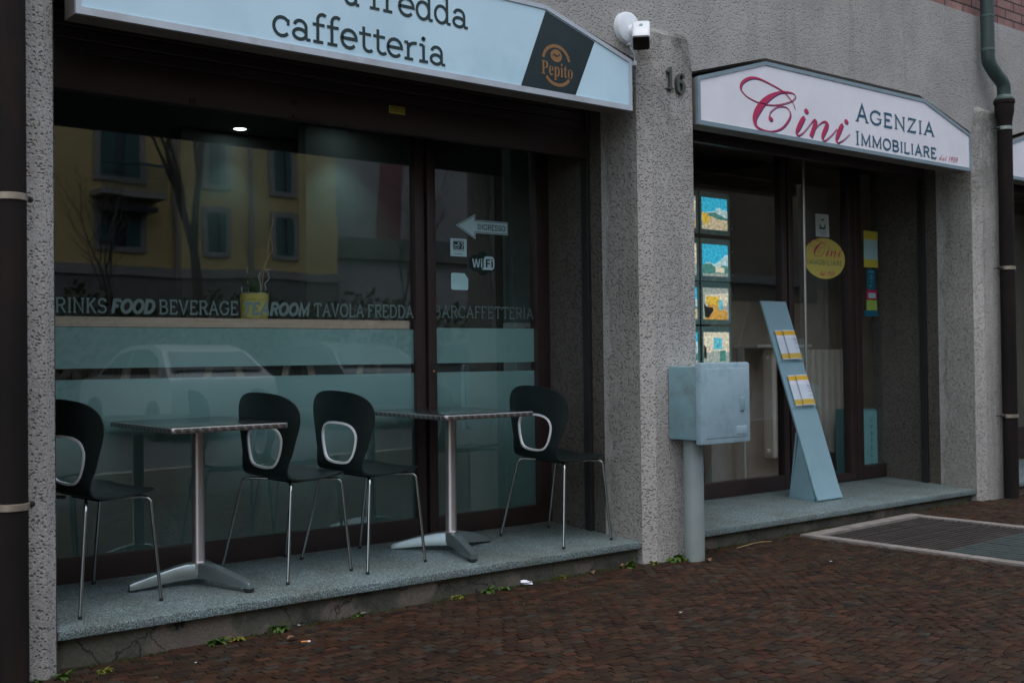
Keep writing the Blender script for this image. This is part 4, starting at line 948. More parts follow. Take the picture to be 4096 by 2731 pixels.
for i, (x, y, a, lab) in enumerate(((2.242, .445, .03, 'square steel cafe table on the left with two black chairs beside it'), (3.668, .410, .02, 'square steel cafe table on the right in front of the cafe door'))):
    o = tb0 if i == 0 else copy_tree(tb0)
    o.location = (x, y, slab_z(y) - .002); o.rotation_euler = (Matrix.Rotation(.012, 3, 'X') @ Matrix.Rotation(a, 3, 'Z')).to_euler()
    tag(o, lab, 'table', 'steel cafe tables on the granite step')
    if i: o.scale = (1.035, 1.035, 1)
    for ch in o.children:
        if ch.name.startswith('base_leg'): ch.rotation_euler = (0, 0, (R(172), R(134))[i])

# ------------------------------------------------------------------ inside the cafe
wc = thing('window_counter', 'pale wooden counter board along the inside of the cafe window', 'counter', (2.5, 1.0, 1.25))
mb = MB(); mb.bbox(1.30, 3.70, .835, 1.17, 1.228, 1.277, .003); mb.build('board', WOODL, wc)
for x in (1.5, 3.6): mb = MB(); mb.bbox(x, x + .04, 1.05, 1.12, .03, 1.228, .003); mb.build('support', WOODL, wc)
# angled trestle legs carrying the counter seen through the clear strip
for (xa, xb) in ((2.035, 2.052), (2.262, 2.243), (2.452, 2.474), (2.722, 2.702), (2.905, 2.922), (3.150, 3.128), (3.36, 3.38)):
    d = (xb - xa) * 12
    mb = MB(); mb.tube([(xa - d * .75, .90, .03), (xa + d * .42, .90, 1.228)], .022, 4); mb.build('trestle_leg', WOODL, wc)
pp = thing('potted_orchid', 'orchid with long bare stems in a yellow pot on the window counter', 'potted plant', (2.795, .965, 1.277))
mb = MB(); mb.lathe([(.066, 0), (.070, .004), (.075, .134), (.077, .137), (.073, .137), (.068, .125), (.0, .122)], (2.795, .965, 1.277), 40); mb.lathe([(.0755, .108), (.0768, .110), (.0755, .112)], (2.795, .965, 1.277), 40); mb.build('pot', POTY, pp, smooth=40)
def leafblade(mb, base, d, length, width, droop, n=7, fold=.25):
    d = Vector(d).normalized(); side = d.cross(Vector((0, 0, 1))).normalized(); V_ = []; p = Vector(base)
    for i in range(n + 1):
        t = i / n; wdt = width * math.sin(PI * min(1, .12 + t * .88)) ** .7 * (1 - t ** 6)
        dd = (d + Vector((0, 0, -droop * t * 2))).normalized()
        upv = side.cross(dd).normalized()
        V_ += [p - side * wdt + upv * wdt * fold, p, p + side * wdt + upv * wdt * fold]; p = p + dd * (length / n)
    mb.add(V_, [[i * 3 + k_, i * 3 + k_ + 1, i * 3 + 4 + k_, i * 3 + 3 + k_] for i in range(n) for k_ in (0, 1)])
b0 = (2.795, .965, 1.405)
for d, l, w, dr_ in (((-.8, .1, 1.0), .16, .030, .35), ((-.45, -.3, 1.2), .14, .028, .25), ((.9, -.2, .55), .15, .034, .75), ((.3, .4, 1.1), .13, .026, .3), ((-.2, .2, 1.4), .15, .022, .2), ((1.0, .35, .35), .11, .030, .6)):
    mb = MB(); leafblade(mb, b0, d, l, w, dr_); mb.build('leaf', LEAFD, pp, smooth=60)
for pts, r_, m in (([(2.835, .965, 1.40), (2.832, .96, 1.45), (2.818, .955, 1.50), (2.826, .955, 1.53)], .003, ROOT), ([(2.838, .965, 1.40), (2.86, .96, 1.44), (2.855, .96, 1.47), (2.878, .955, 1.50), (2.868, .955, 1.535), (2.852, .955, 1.545), (2.884, .95, 1.545)], .003, ROOT),
                   ([(2.832, .965, 1.40), (2.83, .96, 1.49), (2.84, .95, 1.55), (2.868, .945, 1.61), (2.892, .94, 1.65), (2.886, .94, 1.70), (2.880, .94, 1.75), (2.895, .935, 1.80), (2.896, .93, 1.86)], .0026, STEMB),
                   ([(2.835, .965, 1.40), (2.845, .955, 1.52), (2.862, .945, 1.60), (2.868, .94, 1.68), (2.884, .94, 1.75)], .0026, STEMB), ([(2.73, .96, 1.41), (2.722, .96, 1.425), (2.720, .96, 1.45)], .0026, ROOT), ([(2.76, .96, 1.42), (2.752, .96, 1.52), (2.757, .96, 1.56)], .0018, ROOT)):
    mb = MB(); mb.tube(catmull(pts, 5), r_, 7); mb.build('stem', m, pp, smooth=60)
mb = MB()
for _ in range(9):
    a = rs.uniform(0, 6.28); q = .05 * rs.rand(); mb.tube(catmull([(2.795 + q * math.cos(a), .965 + q * math.sin(a), 1.40), (2.795 + .06 * math.cos(a + .8), .965 + .06 * math.sin(a + .8), 1.418), (2.795 + .07 * math.cos(a + 1.6), .965 + .07 * math.sin(a + 1.6), 1.408)], 4), .003, 6)
mb.build('root_tangle', ROOT, pp, smooth=60)
# white cabinet inside behind the door, dark counter and back shelves
fr = thing('display_cabinet', 'tall pale cabinet inside the cafe at the right of the door', 'cabinet', (4.9, 1.3, .03))
mb = MB(); mb.bbox(4.785, 4.99, 1.22, 1.34, .03, 1.29, .006); mb.build('body', FRIDGE, fr); mb = MB(); mb.bbox(4.79, 4.99, 1.24, 1.34, 1.292, 2.5, .006); mb.build('upper_panel', mat('pale_panel', (.19, .25, .24), .5), fr)
for za, zb in ((.06, .60), (.62, .93), (.95, 1.27)): mb = MB(); mb.bbox(4.79, 4.985, 1.205, 1.219, za, zb, .003); mb.build('door_panel', FRIDGE, fr)
for za in (.90, 1.235): mb = MB(); mb.bbox(4.86, 4.92, 1.18, 1.204, za, za + .025, .004); mb.build('handle', mat('brass_pull', (.5, .36, .18), .4, metal=.5), fr)
bc = thing('bar_counter', 'dark bar counter deep inside the cafe', 'bar counter', (3, 4.2, .03))
mb = MB(); mb.bbox(1.6, 4.3, 3.9, 4.5, .03, 1.08, .01); mb.build('body', WOODD, bc); mb = MB(); mb.bbox(1.55, 4.35, 3.85, 4.55, 1.08, 1.12, .006); mb.build('worktop', STEEL, bc)
CSTEEL = mat('lamp_rim', (.5, .52, .5), .4)
m, nt, o_ = nodes('lamp_glow'); e = N(nt, 'ShaderNodeEmission', i_Color=(.80, 1, .97, 1), i_Strength=9.0); nt.links.new(e.outputs[0], o_.inputs[0]); GLOW = m
for i, (x, y, lab, pw) in enumerate(((3.66, 2.91, 'round lit downlight in the cafe ceiling seen through the window', 2.2), (4.17, 2.22, 'round downlight in the cafe ceiling above the door glass', 5), (2.6, 4.9, 'round downlight in the cafe ceiling over the bar', 12))):
    dn = thing('downlight', lab, 'ceiling light', (x, y, 2.715), 'downlights in the cafe ceiling')
    mb = MB(); mb.lathe([(.045, -.004), (.062, -.006), (.066, .0), (.066, .004), (.045, .004)], (x, y, 2.715), 28, caps=False); mb.build('rim', CSTEEL, dn, smooth=40)
    mb = MB(); mb.lathe([(.0, -.001), (.044, -.001), (.044, .002), (0, .002)], (x, y, 2.715), 24); mb.build('bulb', GLOW, dn)
    ld = bpy.data.lights.new('downlight_beam', 'SPOT'); ld.energy = pw; ld.spot_size = R(95); ld.spot_blend = .8; ld.color = (.62, 1.0, .92); ld.shadow_soft_size = .04
    lo_ = bpy.data.objects.new('downlight_beam', ld); COL.objects.link(lo_); lo_.parent = dn; lo_.location = (0, 0, -.03)

# ------------------------------------------------------------------ stickers on the cafe glass
def sticker(name, label, poly, m, y=WY - .0035, cat='sticker', group=None):
    c = (sum(p[0] for p in poly) / len(poly), y, sum(p[1] for p in poly) / len(poly))
    t = thing(name, label, cat, c, group); mb = MB(); mb.prism(poly, y, y + .0012); mb.build('backing', m, t); return t
ar = [(4.020, 1.844), (4.164, 1.768), (4.164, 1.806), (4.413, 1.806), (4.413, 1.884), (4.164, 1.884), (4.164, 1.919)]
t = sticker('arrow_sticker', 'pale arrow sticker reading INGRESSO on the cafe door', ar, PAPERB)
ink = Ink(WY - .0042); q = inset(ar, .006)
for i in range(len(q)): ink.stroke([q[i], q[(i + 1) % len(q)]], .0034)
ink.text('INGRESSO', 4.178, 4.392, 1.826, .036, .0052, serif_t=.7); ink.build('lettering', INK, t)
t = sticker('square_sticker', 'pale square sticker with a black emblem below the arrow', [(3.978, 1.660), (4.097, 1.660), (4.097, 1.765), (3.978, 1.765)], PAPERB)
ink = Ink(WY - .0042); ink.polygon([(3.998, 1.702), (4.076, 1.702), (4.076, 1.748), (3.998, 1.748)])
for z in (1.752, 1.694): 
    for k_ in range(9): ink.polygon([(3.998 + k_ * .0088, z), (4.0045 + k_ * .0088, z), (4.0045 + k_ * .0088, z + .003), (3.998 + k_ * .0088, z + .003)])
for k_ in range(7): ink.polygon([(4.007 + k_ * .0088, 1.672), (4.0135 + k_ * .0088, 1.672), (4.0135 + k_ * .0088, 1.6755), (4.007 + k_ * .0088, 1.6755)])
ink.build('emblem', INK, t)
ink = Ink(WY - .0056); ink.stroke(arc(4.018, 1.734, .015, .009, 200, 360, 10) + [(4.034, 1.744)], .004); ink.stroke(arc(4.045, 1.733, .009, .008, 60, 300, 10), .0035); ink.stroke(arc(4.022, 1.715, .018, .007, 0, 360, 16), .003)
ink.stroke(catmull([(4.068, 1.746), (4.060, 1.738), (4.068, 1.728), (4.060, 1.716), (4.064, 1.704)], 4), .005); ink.build('emblem_line', PAPERB, t)
def circ(cx, cz, rx, rz, n=30, a0=0, a1=360): return [(cx + rx * math.cos(R(a0 + (a1 - a0) * i / n)), cz + rz * math.sin(R(a0 + (a1 - a0) * i / n))) for i in range(n + (0 if a1 - a0 == 360 else 1))]
def rrect(x0, x1, z0, z1, rx, rz, n=6):
    P = []
    for cx, cz, a0 in ((x1 - rx, z1 - rz, 0), (x0 + rx, z1 - rz, 90), (x0 + rx, z0 + rz, 180), (x1 - rx, z0 + rz, 270)):
        P += [(cx + rx * math.cos(R(a0 + 90 * i / n)), cz + rz * math.sin(R(a0 + 90 * i / n))) for i in range(n + 1)]
    return P
t = sticker('wifi_sticker', 'round dark WiFi sticker in the middle of the cafe door glass', rrect(4.121, 4.312, 1.575, 1.677, .04, .04), EMBL)
mb = MB(); mb.poly([(x, WY - .0030, z) for x, z in circ(4.217, 1.626, .052, .073)]); mb.build('cloud', EMBL, t)
ink = Ink(WY - .0045); ink.polygon(rrect(4.222, 4.304, 1.588, 1.670, .024, .026)); ink.polygon([(4.208, 1.588), (4.245, 1.588), (4.232, 1.615)]); ink.glyphs('𝗪𝗶', 4.136, 4.212, 1.600, 1.654); ink.build('letters', PAPERB, t)
ink = Ink(WY - .0060); ink.glyphs('𝗙𝗶', 4.238, 4.292, 1.603, 1.655); ink.build('dark_letters', EMBL, t)
P = rrect(3.980, 4.105, 1.462, 1.562, .014, .012); P = [p for p in P if not (p[0] > 4.075 and p[1] > 1.535)]
P = [(4.105, 1.530), (4.078, 1.561)] + [p for p in P if p[0] <= 4.078 and p[1] > 1.5] + [p for p in P if p[1] <= 1.5]
t = sticker('blank_sticker', 'blank pale aqua sticker with one cut corner lowest on the cafe door', P, mat('blank_aqua', (.40, .66, .68), .6))
t = sticker('shutter_sticker', 'small yellow sticker reading SERRANDE on the brown shutter bar', [(3.292, 2.345), (3.392, 2.345), (3.392, 2.385), (3.292, 2.385)][::1], YELN, y=.397)
mb = MB(); mb.prism([(3.297, 2.368), (3.388, 2.368), (3.388, 2.384), (3.297, 2.384)], .3955, .3965)
ink = Ink(.3955); ink.glyphs('𝗦𝗘𝗥𝗥𝗔𝗡𝗗𝗘', 3.298, 3.387, 2.370, 2.382)
for z in (2.362, 2.355):
    for k_ in range(10): ink.polygon([(3.297 + k_ * .009, z), (3.304 + k_ * .009, z), (3.304 + k_ * .009, z + .003), (3.297 + k_ * .009, z + .003)])
ink.build('lettering', BLACKM, t)

# ------------------------------------------------------------------ agency: stickers and interior
t = sticker('oval_sticker', 'yellow oval sticker with red script on the agency door', circ(7.600, 1.808, .268, .160, 48), YELO)
ink = Ink(WY - .0042); fx_ = lambda a, b: (7.42 + (a - 5.56) * .37, 1.822 + (b - 2.468) * .40); script_cini(ink, fx_, .42)
ink.glyphs('𝒅𝒂𝒍', 7.535, 7.605, 1.672, 1.708); ink.glyphs('1959', 7.625, 7.730, 1.672, 1.708, shear=.35); ink.build('script', RED, t)
ink = Ink(WY - .0042); ink.text('IMMOBILIARE', 7.375, 7.830, 1.755, .042, .006, serif=False, gap=.12); ink.build('lettering', mat('green_ink', (.10, .17, .10), .5), t)
t = sticker('leaf_sticker', 'white rectangular sticker with a green emblem above the yellow oval', [(7.493, 1.977), (7.667, 1.977), (7.660, 2.156), (7.490, 2.153)], mat('pale_vinyl', (.52, .62, .64), .6))
ink = Ink(WY - .0042); G_ = mat('dark_green_ink', (.02, .10, .07), .5)
ink.polygon([(7.548, 2.116), (7.614, 2.116), (7.588, 2.103), (7.572, 2.103)]); ink.polygon([(7.540, 2.035), (7.615, 2.035), (7.620, 2.085), (7.600, 2.060), (7.580, 2.046), (7.560, 2.058), (7.540, 2.085)])
for z in (1.992, 2.004, 2.016):
    for k_ in range(5): ink.polygon([(7.535 + k_ * .018, z), (7.548 + k_ * .018, z), (7.548 + k_ * .018, z + .004), (7.535 + k_ * .018, z + .004)])
ink.build('emblem', G_, t)
t = sticker('notice', 'tall yellow and pale blue notice on the narrow agency side window', [(8.128, 1.766), (8.322, 1.766), (8.322, 2.058), (8.128, 2.058)], TEALP, cat='notice')
for za, zb in ((1.990, 2.060), (1.762, 1.828)): mb = MB(); mb.prism([(8.126, za), (8.324, za), (8.324, zb), (8.126, zb)], WY - .0045, WY - .0035); mb.build('yellow_band', YELN, t)
t = sticker('label_strip', 'dark blue vertical label under the yellow notice', [(8.165, 1.580), (8.282, 1.580), (8.282, 1.748), (8.165, 1.748)], BLUEP)
ink = Ink(WY - .0045)
for z, a, b in ((1.722, .03, .09), (1.690, .045, .075), (1.670, .04, .08), (1.640, .05, .07), (1.606, .03, .06)): ink.polygon([(8.165 + a, z), (8.165 + b, z), (8.165 + b, z + .010), (8.165 + a, z + .010)])
ink.build('print', mat('aqua_print', (.12, .40, .42), .5), t)
t = sticker('card_label', 'small crimson label with a white box under the blue strip', [(8.155, 1.500), (8.300, 1.500), (8.300, 1.578), (8.155, 1.578)], REDP)
ink = Ink(WY - .0045); ink.polygon(rrect(8.178, 8.282, 1.512, 1.554, .008, .008)); ink.build('print', TEALP, t)
sticker('green_label', 'lime green label between the crimson and blue labels', [(8.155, 1.412), (8.300, 1.412), (8.300, 1.496), (8.155, 1.496)], GREENP)
sticker('blue_label', 'small blue label lowest in the column on the side window', [(8.120, 1.362), (8.314, 1.362), (8.314, 1.410), (8.120, 1.410)], BLUEP)
um = thing('umbrella_stand', 'aqua panel of an umbrella stand with vertical letters in the side window', 'umbrella stand', (8.26, .93, .03))
mb = MB(); mb.bbox(8.14, 8.42, .88, 1.12, .03, .60, .006); mb.build('body', AQUA, um)
mb = MB(); mb.bbox(8.165, 8.40, .872, .879, .05, .585, .002); mb.build('front_panel', mat('aqua_light', (.22, .50, .53), .4), um)
ink = Ink(.871)
for i, ch in enumerate('UMBRELLA'): ink.text(ch, 8.265, 8.300, .50 - i * .058, .034, .005, serif=False)
ink.build('lettering', mat('aqua_ink', (.05, .17, .18), .5), um)
rd = thing('radiator', 'cream column radiator inside behind the agency door', 'radiator', (8.0, 1.3, .2))
mb = MB()
for i in range(12):
    x = 7.50 + i * .088
    mb.bbox(x, x + .052, 1.26, 1.36, .22, 1.10, .018)
mb.build('column', RADI, rd, smooth=40)
mb = MB(); mb.tube([(7.47, 1.31, .28), (8.57, 1.31, .28)], .02, 10).tube([(7.47, 1.31, 1.04), (8.57, 1.31, 1.04)], .02, 10); mb.build('header_pipe', RADI, rd, smooth=40)
sh = thing('wall_shelf', 'thin pale shelf above the radiator inside the agency', 'shelf', (7.6, 1.3, 1.13)); mb = MB(); mb.bbox(7.22, 7.92, 1.18, 1.42, 1.118, 1.140, .004); mb.build('board', RADI, sh)
for xa in (7.26, 7.86): mb = MB(); mb.bbox(xa, xa + .02, 1.36, 1.42, .03, 1.118, .003); mb.build('leg', RADI, sh)
pw = thing('partition_wall', 'beige partition behind the agency door', 'partition'); mb = MB(); mb.bbox(6.98, 8.66, 1.46, 1.54, .03, 1.62, .004); mb.build('panel', INTA, pw)
mb = MB(); mb.bbox(7.25, 8.35, 1.435, 1.459, 1.50, 2.30, .004); mb.build('dark_board', DARKP, pw)
dc = thing('door_casing', 'dark wooden door frame deep inside the agency window', 'door frame'); mb = MB()
mb.bbox(6.55, 6.70, 2.2, 2.35, .03, 2.30, .006).bbox(5.4, 6.55, 2.2, 2.35, 2.14, 2.30, .006); mb.build('casing', WOODD, dc)
mb = MB(); mb.bbox(6.72, 6.80, 1.9, 2.1, .03, 2.2, .006); mb.build('post', mat('grey_post', (.2, .21, .2), .6), dc)
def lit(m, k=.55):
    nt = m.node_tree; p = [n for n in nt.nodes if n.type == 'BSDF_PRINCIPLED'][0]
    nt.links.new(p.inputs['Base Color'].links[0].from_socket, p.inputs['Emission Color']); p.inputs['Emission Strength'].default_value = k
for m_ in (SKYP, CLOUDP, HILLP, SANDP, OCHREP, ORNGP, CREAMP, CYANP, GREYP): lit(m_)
# back-lit listing cards hanging in the agency window
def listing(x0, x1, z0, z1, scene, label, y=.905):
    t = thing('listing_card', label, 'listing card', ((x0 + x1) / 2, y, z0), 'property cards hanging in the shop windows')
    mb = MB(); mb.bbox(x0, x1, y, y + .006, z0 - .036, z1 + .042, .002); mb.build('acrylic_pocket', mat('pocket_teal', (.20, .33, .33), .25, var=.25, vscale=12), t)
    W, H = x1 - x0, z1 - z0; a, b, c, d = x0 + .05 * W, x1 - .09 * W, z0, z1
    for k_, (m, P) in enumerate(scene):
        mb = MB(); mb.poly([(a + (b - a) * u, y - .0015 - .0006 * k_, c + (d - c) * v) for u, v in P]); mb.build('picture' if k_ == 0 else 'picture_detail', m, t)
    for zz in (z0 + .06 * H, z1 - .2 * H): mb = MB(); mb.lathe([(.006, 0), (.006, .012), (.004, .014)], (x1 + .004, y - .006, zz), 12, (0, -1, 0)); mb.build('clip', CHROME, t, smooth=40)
    return t
full = [(0, 0), (1, 0), (1, 1), (0, 1)]
SC1 = [(SKYP, full), (CLOUDP, [(0, .42), (.2, .55), (.5, .58), (.62, .72), (.8, .66), (1, .62), (1, .3), (0, .3)]), (HILLP, [(.15, .3), (.25, .52), (.5, .55), (1, .38), (1, .25), (.15, .25)]), (SANDP, [(0, 0), (1, 0), (1, .32), (.6, .34), (.4, .42), (.2, .40), (0, .3)]), (OCHREP, [(0, .2), (.2, .16), (.32, .38), (.2, .50), (0, .54)])]
SC2 = [(SKYP, full), (CLOUDP, [(0, .30), (.2, .45), (.45, .38), (.7, .50), (.85, .66), (1, .70), (1, .2), (0, .2)]), (HILLP, [(0, 0), (1, 0), (1, .32), (.8, .36), (.6, .24), (.3, .40), (0, .36)]), (CREAMP, [(.5, .12), (.85, .12), (.85, .28), (.5, .30)]), (GREYP, [(0, 0), (1, 0), (1, .10), (0, .07)])]
SC3 = [(GREYP, full), (CREAMP, [(.1, .45), (.95, .45), (1, .85), (.1, .78)]), (OCHREP, [(.12, .48), (.62, .45), (.62, .72), (.12, .74)]), (ORNGP, [(.05, 0), (.95, 0), (.95, .25), (.6, .46), (.2, .5)]), (DARKP, [(.06, .08), (.2, .05), (.4, .3), (.36, .38), (.12, .4), (.02, .52)]), (CYANP, [(.60, .30), (.75, .30), (.75, .62), (.60, .62)])]
SC4 = [(GREYP, full), (CREAMP, [(0, .35), (1, .35), (1, 1), (0, 1)]), (CYANP, [(.38, .45), (.72, .45), (.72, .82), (.38, .82)]), (GREYP, [(.1, 0), (.9, 0), (.6, .4), (.3, .4)]), (HILLP, [(.62, .05), (.85, .08), (.85, .42), (.62, .40)]), (DARKP, [(.0, .2), (.1, .15), (.1, .5), (0, .6)])]
rows = [(1.970, 2.200, SC1, 'blue sky over a yellow house, topmost'), (1.632, 1.862, SC2, 'white house under blue sky, second from top'), (1.318, 1.547, SC3, 'orange floored room, third from top'), (1.000, 1.226, SC4, 'pale kitchen, lowest')]
for i, (z0, z1, scn, tx) in enumerate(rows):
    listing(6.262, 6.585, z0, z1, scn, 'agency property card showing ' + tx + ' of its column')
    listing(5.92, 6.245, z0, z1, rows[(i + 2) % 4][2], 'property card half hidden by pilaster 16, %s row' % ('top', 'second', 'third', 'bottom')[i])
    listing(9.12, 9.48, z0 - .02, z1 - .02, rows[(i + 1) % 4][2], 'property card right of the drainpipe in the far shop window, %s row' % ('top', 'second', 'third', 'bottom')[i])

# ------------------------------------------------------------------ grating in the pavement
fg = thing('floor_grate', 'iron floor grating in a pale stone frame at the right of the pavement', 'grate', (6.7, -.9, gz(6.7)))
def zp(x, h): return gz(x) + h
def gbox(mb, x0, x1, y0, y1, h0, h1): mb.zprism([[(x0, y0, zp(x0, h0)), (x1, y0, zp(x1, h0)), (x1, y1, zp(x1, h0)), (x0, y1, zp(x0, h0))], [(x0, y0, zp(x0, h1)), (x1, y0, zp(x1, h1)), (x1, y1, zp(x1, h1)), (x0, y1, zp(x0, h1))]])
x0, x1, y0, y1 = GR
mb = MB()
for a, b in ((x0, 6.52), (6.526, x1)): gbox(mb, a, b, y1 - .10, y1, -.1, .010 + .002 * (a > 6.5))
for a, b in ((y0, -1.2), (-1.194, -.56), (-.554, y1 - .104)): gbox(mb, x0, x0 + .075, a, b, -.1, .009); gbox(mb, x1 - .075, x1, a, b, -.1, .009)
gbox(mb, x0 + .08, x1 - .08, y0, y0 + .08, -.1, .009)
mb.build('stone_frame', STONEF, fg)
mb = MB(); gbox(mb, x0 + .076, x1 - .076, y0 + .082, y1 - .102, -.1, -.05); mb.build('pit', PIT, fg)
mb = MB(); y = y1 - .125
while y > -.98:
    gbox(mb, x0 + .080, x1 - .080, y - .020, y, -.045, .001 + .003 * rs.rand()); y -= .040
mb.build('grating_bar', IRON, fg)
mb = MB(); x = x0 + .085
while x < x1 - .11:
    gbox(mb, x, x + .040, y0 + .085, -.995, -.03, .002 + .002 * rs.rand()); x += .058
mb.build('tread_plate', IRONG, fg)

# ------------------------------------------------------------------ weeds, moss and litter at the foot of the steps
def weed(x, y, s, n, m, label, yellow=False):
    z = gz(x); t = thing('weed', label, 'plant', (x, y, z), 'weeds growing along the foot of the steps')
    mb = MB()
    for k_ in range(n):
        a = rs.uniform(0, 6.28); e = rs.uniform(.25, 1.3); mb_b = (x + rs.uniform(-.02, .02) * s * 10 * .5, y + rs.uniform(-.012, .008), z)
        d = (math.cos(a), -abs(math.sin(a)) * .8 + .15, e); leafblade(mb, mb_b, d, s * rs.uniform(.6, 1.1), s * rs.uniform(.16, .30), rs.uniform(.3, 1.1), 5, .2)
    mb.build('leaf', m, t, smooth=60)
WD = [(1.36, -.075, .035, 12, LEAFW, 'small pale weed against the left pilaster foot'), (1.455, -.085, .050, 18, LEAFW, 'dark green weed in the corner of the left step'), (1.60, -.12, .040, 50, LEAFY, 'low yellow green weed patch at the left end of the step'),
      (2.12, .0, .062, 22, LEAFW, 'leafy green weed before the left table base'), (2.215, -.015, .050, 14, LEAFY, 'yellowing weed beside the leafy one under the left table'), (2.43, .012, .062, 26, LEAFW, 'bright green rosette weed right of the left table'),
      (2.835, .012, .04, 14, LEAFW, 'tiny weed below the middle chairs'), (3.40, .0, .045, 30, LEAFY, 'yellow green tuft under the right table'), (3.60, .0, .055, 24, LEAFW, 'broad leafed weed near the crumpled paper'), (3.70, .0, .045, 16, LEAFW, 'weed just left of the crumpled paper'),
      (4.10, .005, .035, 30, LEAFY, 'mossy tuft right of the crumpled paper'), (4.58, -.02, .070, 22, LEAFW, 'dark weed at the right end of the cafe step'), (4.74, -.065, .045, 18, LEAFY, 'weed at the corner of the cafe step and pilaster'), (4.90, -.085, .085, 46, LEAFW, 'bushy weed between pilaster 16 and the grey post'), (4.95, -.13, .05, 30, LEAFY, 'low weed in front of the grey post foot')]
for a in WD: weed(*a)
mb = MB(); P = []
for k_ in range(900):
    x = rs.uniform(1.5, 4.7) if k_ < 560 else rs.uniform(5.2, 8.3); y = .018 - abs(rs.randn()) * .022; s = rs.uniform(.004, .012); z = gz(x)
    if GR[0] < x < GR[1] and y < -.03: continue
    if math.sin(x * 5.1) + math.sin(x * 11.7) < -.5: continue
    a = rs.uniform(0, 6.28); c, s_ = math.cos(a) * s, math.sin(a) * s; h = rs.uniform(.004, .016)
    mb.add([(x - c, y - s_, z), (x + c, y + s_, z), (x + c * .4, y + s_ * .4 - .004, z + h), (x - s_, y + c, z), (x + s_, y - c, z + .002), (x, y, z + h * .8)], [[0, 1, 2], [3, 4, 5]])
tag(mb.build('moss', MOSS), 'thin moss along the foot of the granite steps', 'moss', kind='stuff')
mb = MB()
for k_ in range(420):
    x = rs.uniform(1.2, 6.0); y = rs.uniform(-3.0, -.1)
    if math.sin(x * 2.3 + y * 3.1) + math.sin(x * 5.3 - y * 2.2) + .6 * rs.randn() < .95: continue
    for _ in range(5):
        xx, yy = x + rs.randn() * .03, y + rs.randn() * .03; a = rs.uniform(0, 6.28); s = rs.uniform(.003, .007); c, s_ = math.cos(a) * s, math.sin(a) * s; z = gz(xx) + .002
        mb.add([(xx - c, yy - s_, z), (xx + c, yy + s_, z), (xx + c * .3, yy + s_ * .3, z + rs.uniform(.004, .009))], [[0, 1, 2]])
tag(mb.build('joint_moss', mat('joint_moss', (.085, .09, .022), .9, var=.3, vscale=30)), 'sparse yellow green moss tufts in the paving joints', 'moss', kind='stuff')
cbt = thing('cigarette_butt', 'orange filter cigarette butt on the setts near the left step', 'cigarette butt', (2.389, -.30, gz(2.39)))
A = Vector((2.372, -.295, gz(2.39) + .017)); B = Vector((2.408, -.310, gz(2.39) + .016)); mb = MB(); mb.tube([A, A.lerp(B, .75)], .0042, 10); mb.build('filter', BUTT, cbt, smooth=40); mb = MB(); mb.tube([A.lerp(B, .75), B], .0041, 10); mb.build('paper_end', PAPER, cbt, smooth=40)
bm = bmesh.new(); bmesh.ops.create_icosphere(bm, subdivisions=2, radius=1)
for v in bm.verts: v.co = Vector((v.co.x * .034, v.co.y * .014, v.co.z * .013)) * rs.uniform(.6, 1.3); v.co += Vector((3.845 + v.co.x * 0, -.012 - v.co.x * .3, gz(3.85) + .018 - v.co.x * .12))
mb = MB(); mb.bm(bm); tag(mb.build('paper_scrap', PAPER), 'crumpled white paper scrap against the foot of the cafe step', 'litter')
for i, (x, y, s, lab) in enumerate(((2.523, .0, .007, 'tiny white scrap at the foot of the step beside a green weed'), (1.911, -.276, .005, 'white speck of litter on the setts left of the cigarette butt'), (2.86, .0, .009, 'pale scrap beside the tiny weed below the middle chairs'), (3.93, -1.02, .006, 'pale pebble of litter in the middle of the setts'), (5.45, -.75, .007, 'small white scrap on the setts before the agency step'))):
    bm = bmesh.new(); bmesh.ops.create_icosphere(bm, subdivisions=1, radius=s)
    for v in bm.verts: v.co = Vector((v.co.x * 1.4, v.co.y, v.co.z * .5)) * rs.uniform(.6, 1.3) + Vector((x, y, gz(x) + .012))
    mb = MB(); mb.bm(bm); tag(mb.build('litter_scrap', mat('dirty_scrap', (.38, .40, .40), .8)), lab, 'litter', 'white scraps of litter on the pavement')
for i, (x, y, lab) in enumerate(((4.52, -.03, 'curled brown leaf at the right end of the cafe step'), (4.60, -.06, 'pinkish dead leaf below the pilaster weed'), (5.02, -.22, 'brown dead leaf in front of the grey post'), (2.36, -.20, 'thin orange leaf bit near the cigarette butt'), (5.28, -.02, 'dark dead leaf under the agency step end'), (4.30, -.02, 'small dead leaf among moss at the step foot'))):
    mb = MB(); leafblade(mb, (x, y, gz(x) + .014), (math.cos(i * 2.1), math.sin(i * 2.1), .25), .05, .016, .5, 5, .5); tag(mb.build('dead_leaf', LEAFB, smooth=60), lab, 'leaf', 'dead leaves on the pavement')
mb = MB(); mb.tube(catmull([(5.42, -.10, gz(5.4) + .012), (5.52, -.085, gz(5.5) + .013), (5.66, -.075, gz(5.6) + .016), (5.75, -.10, gz(5.7) + .012)], 5), .003, 6); tag(mb.build('twig', STEMB, smooth=60), 'thin dry twig lying before the agency step', 'twig')

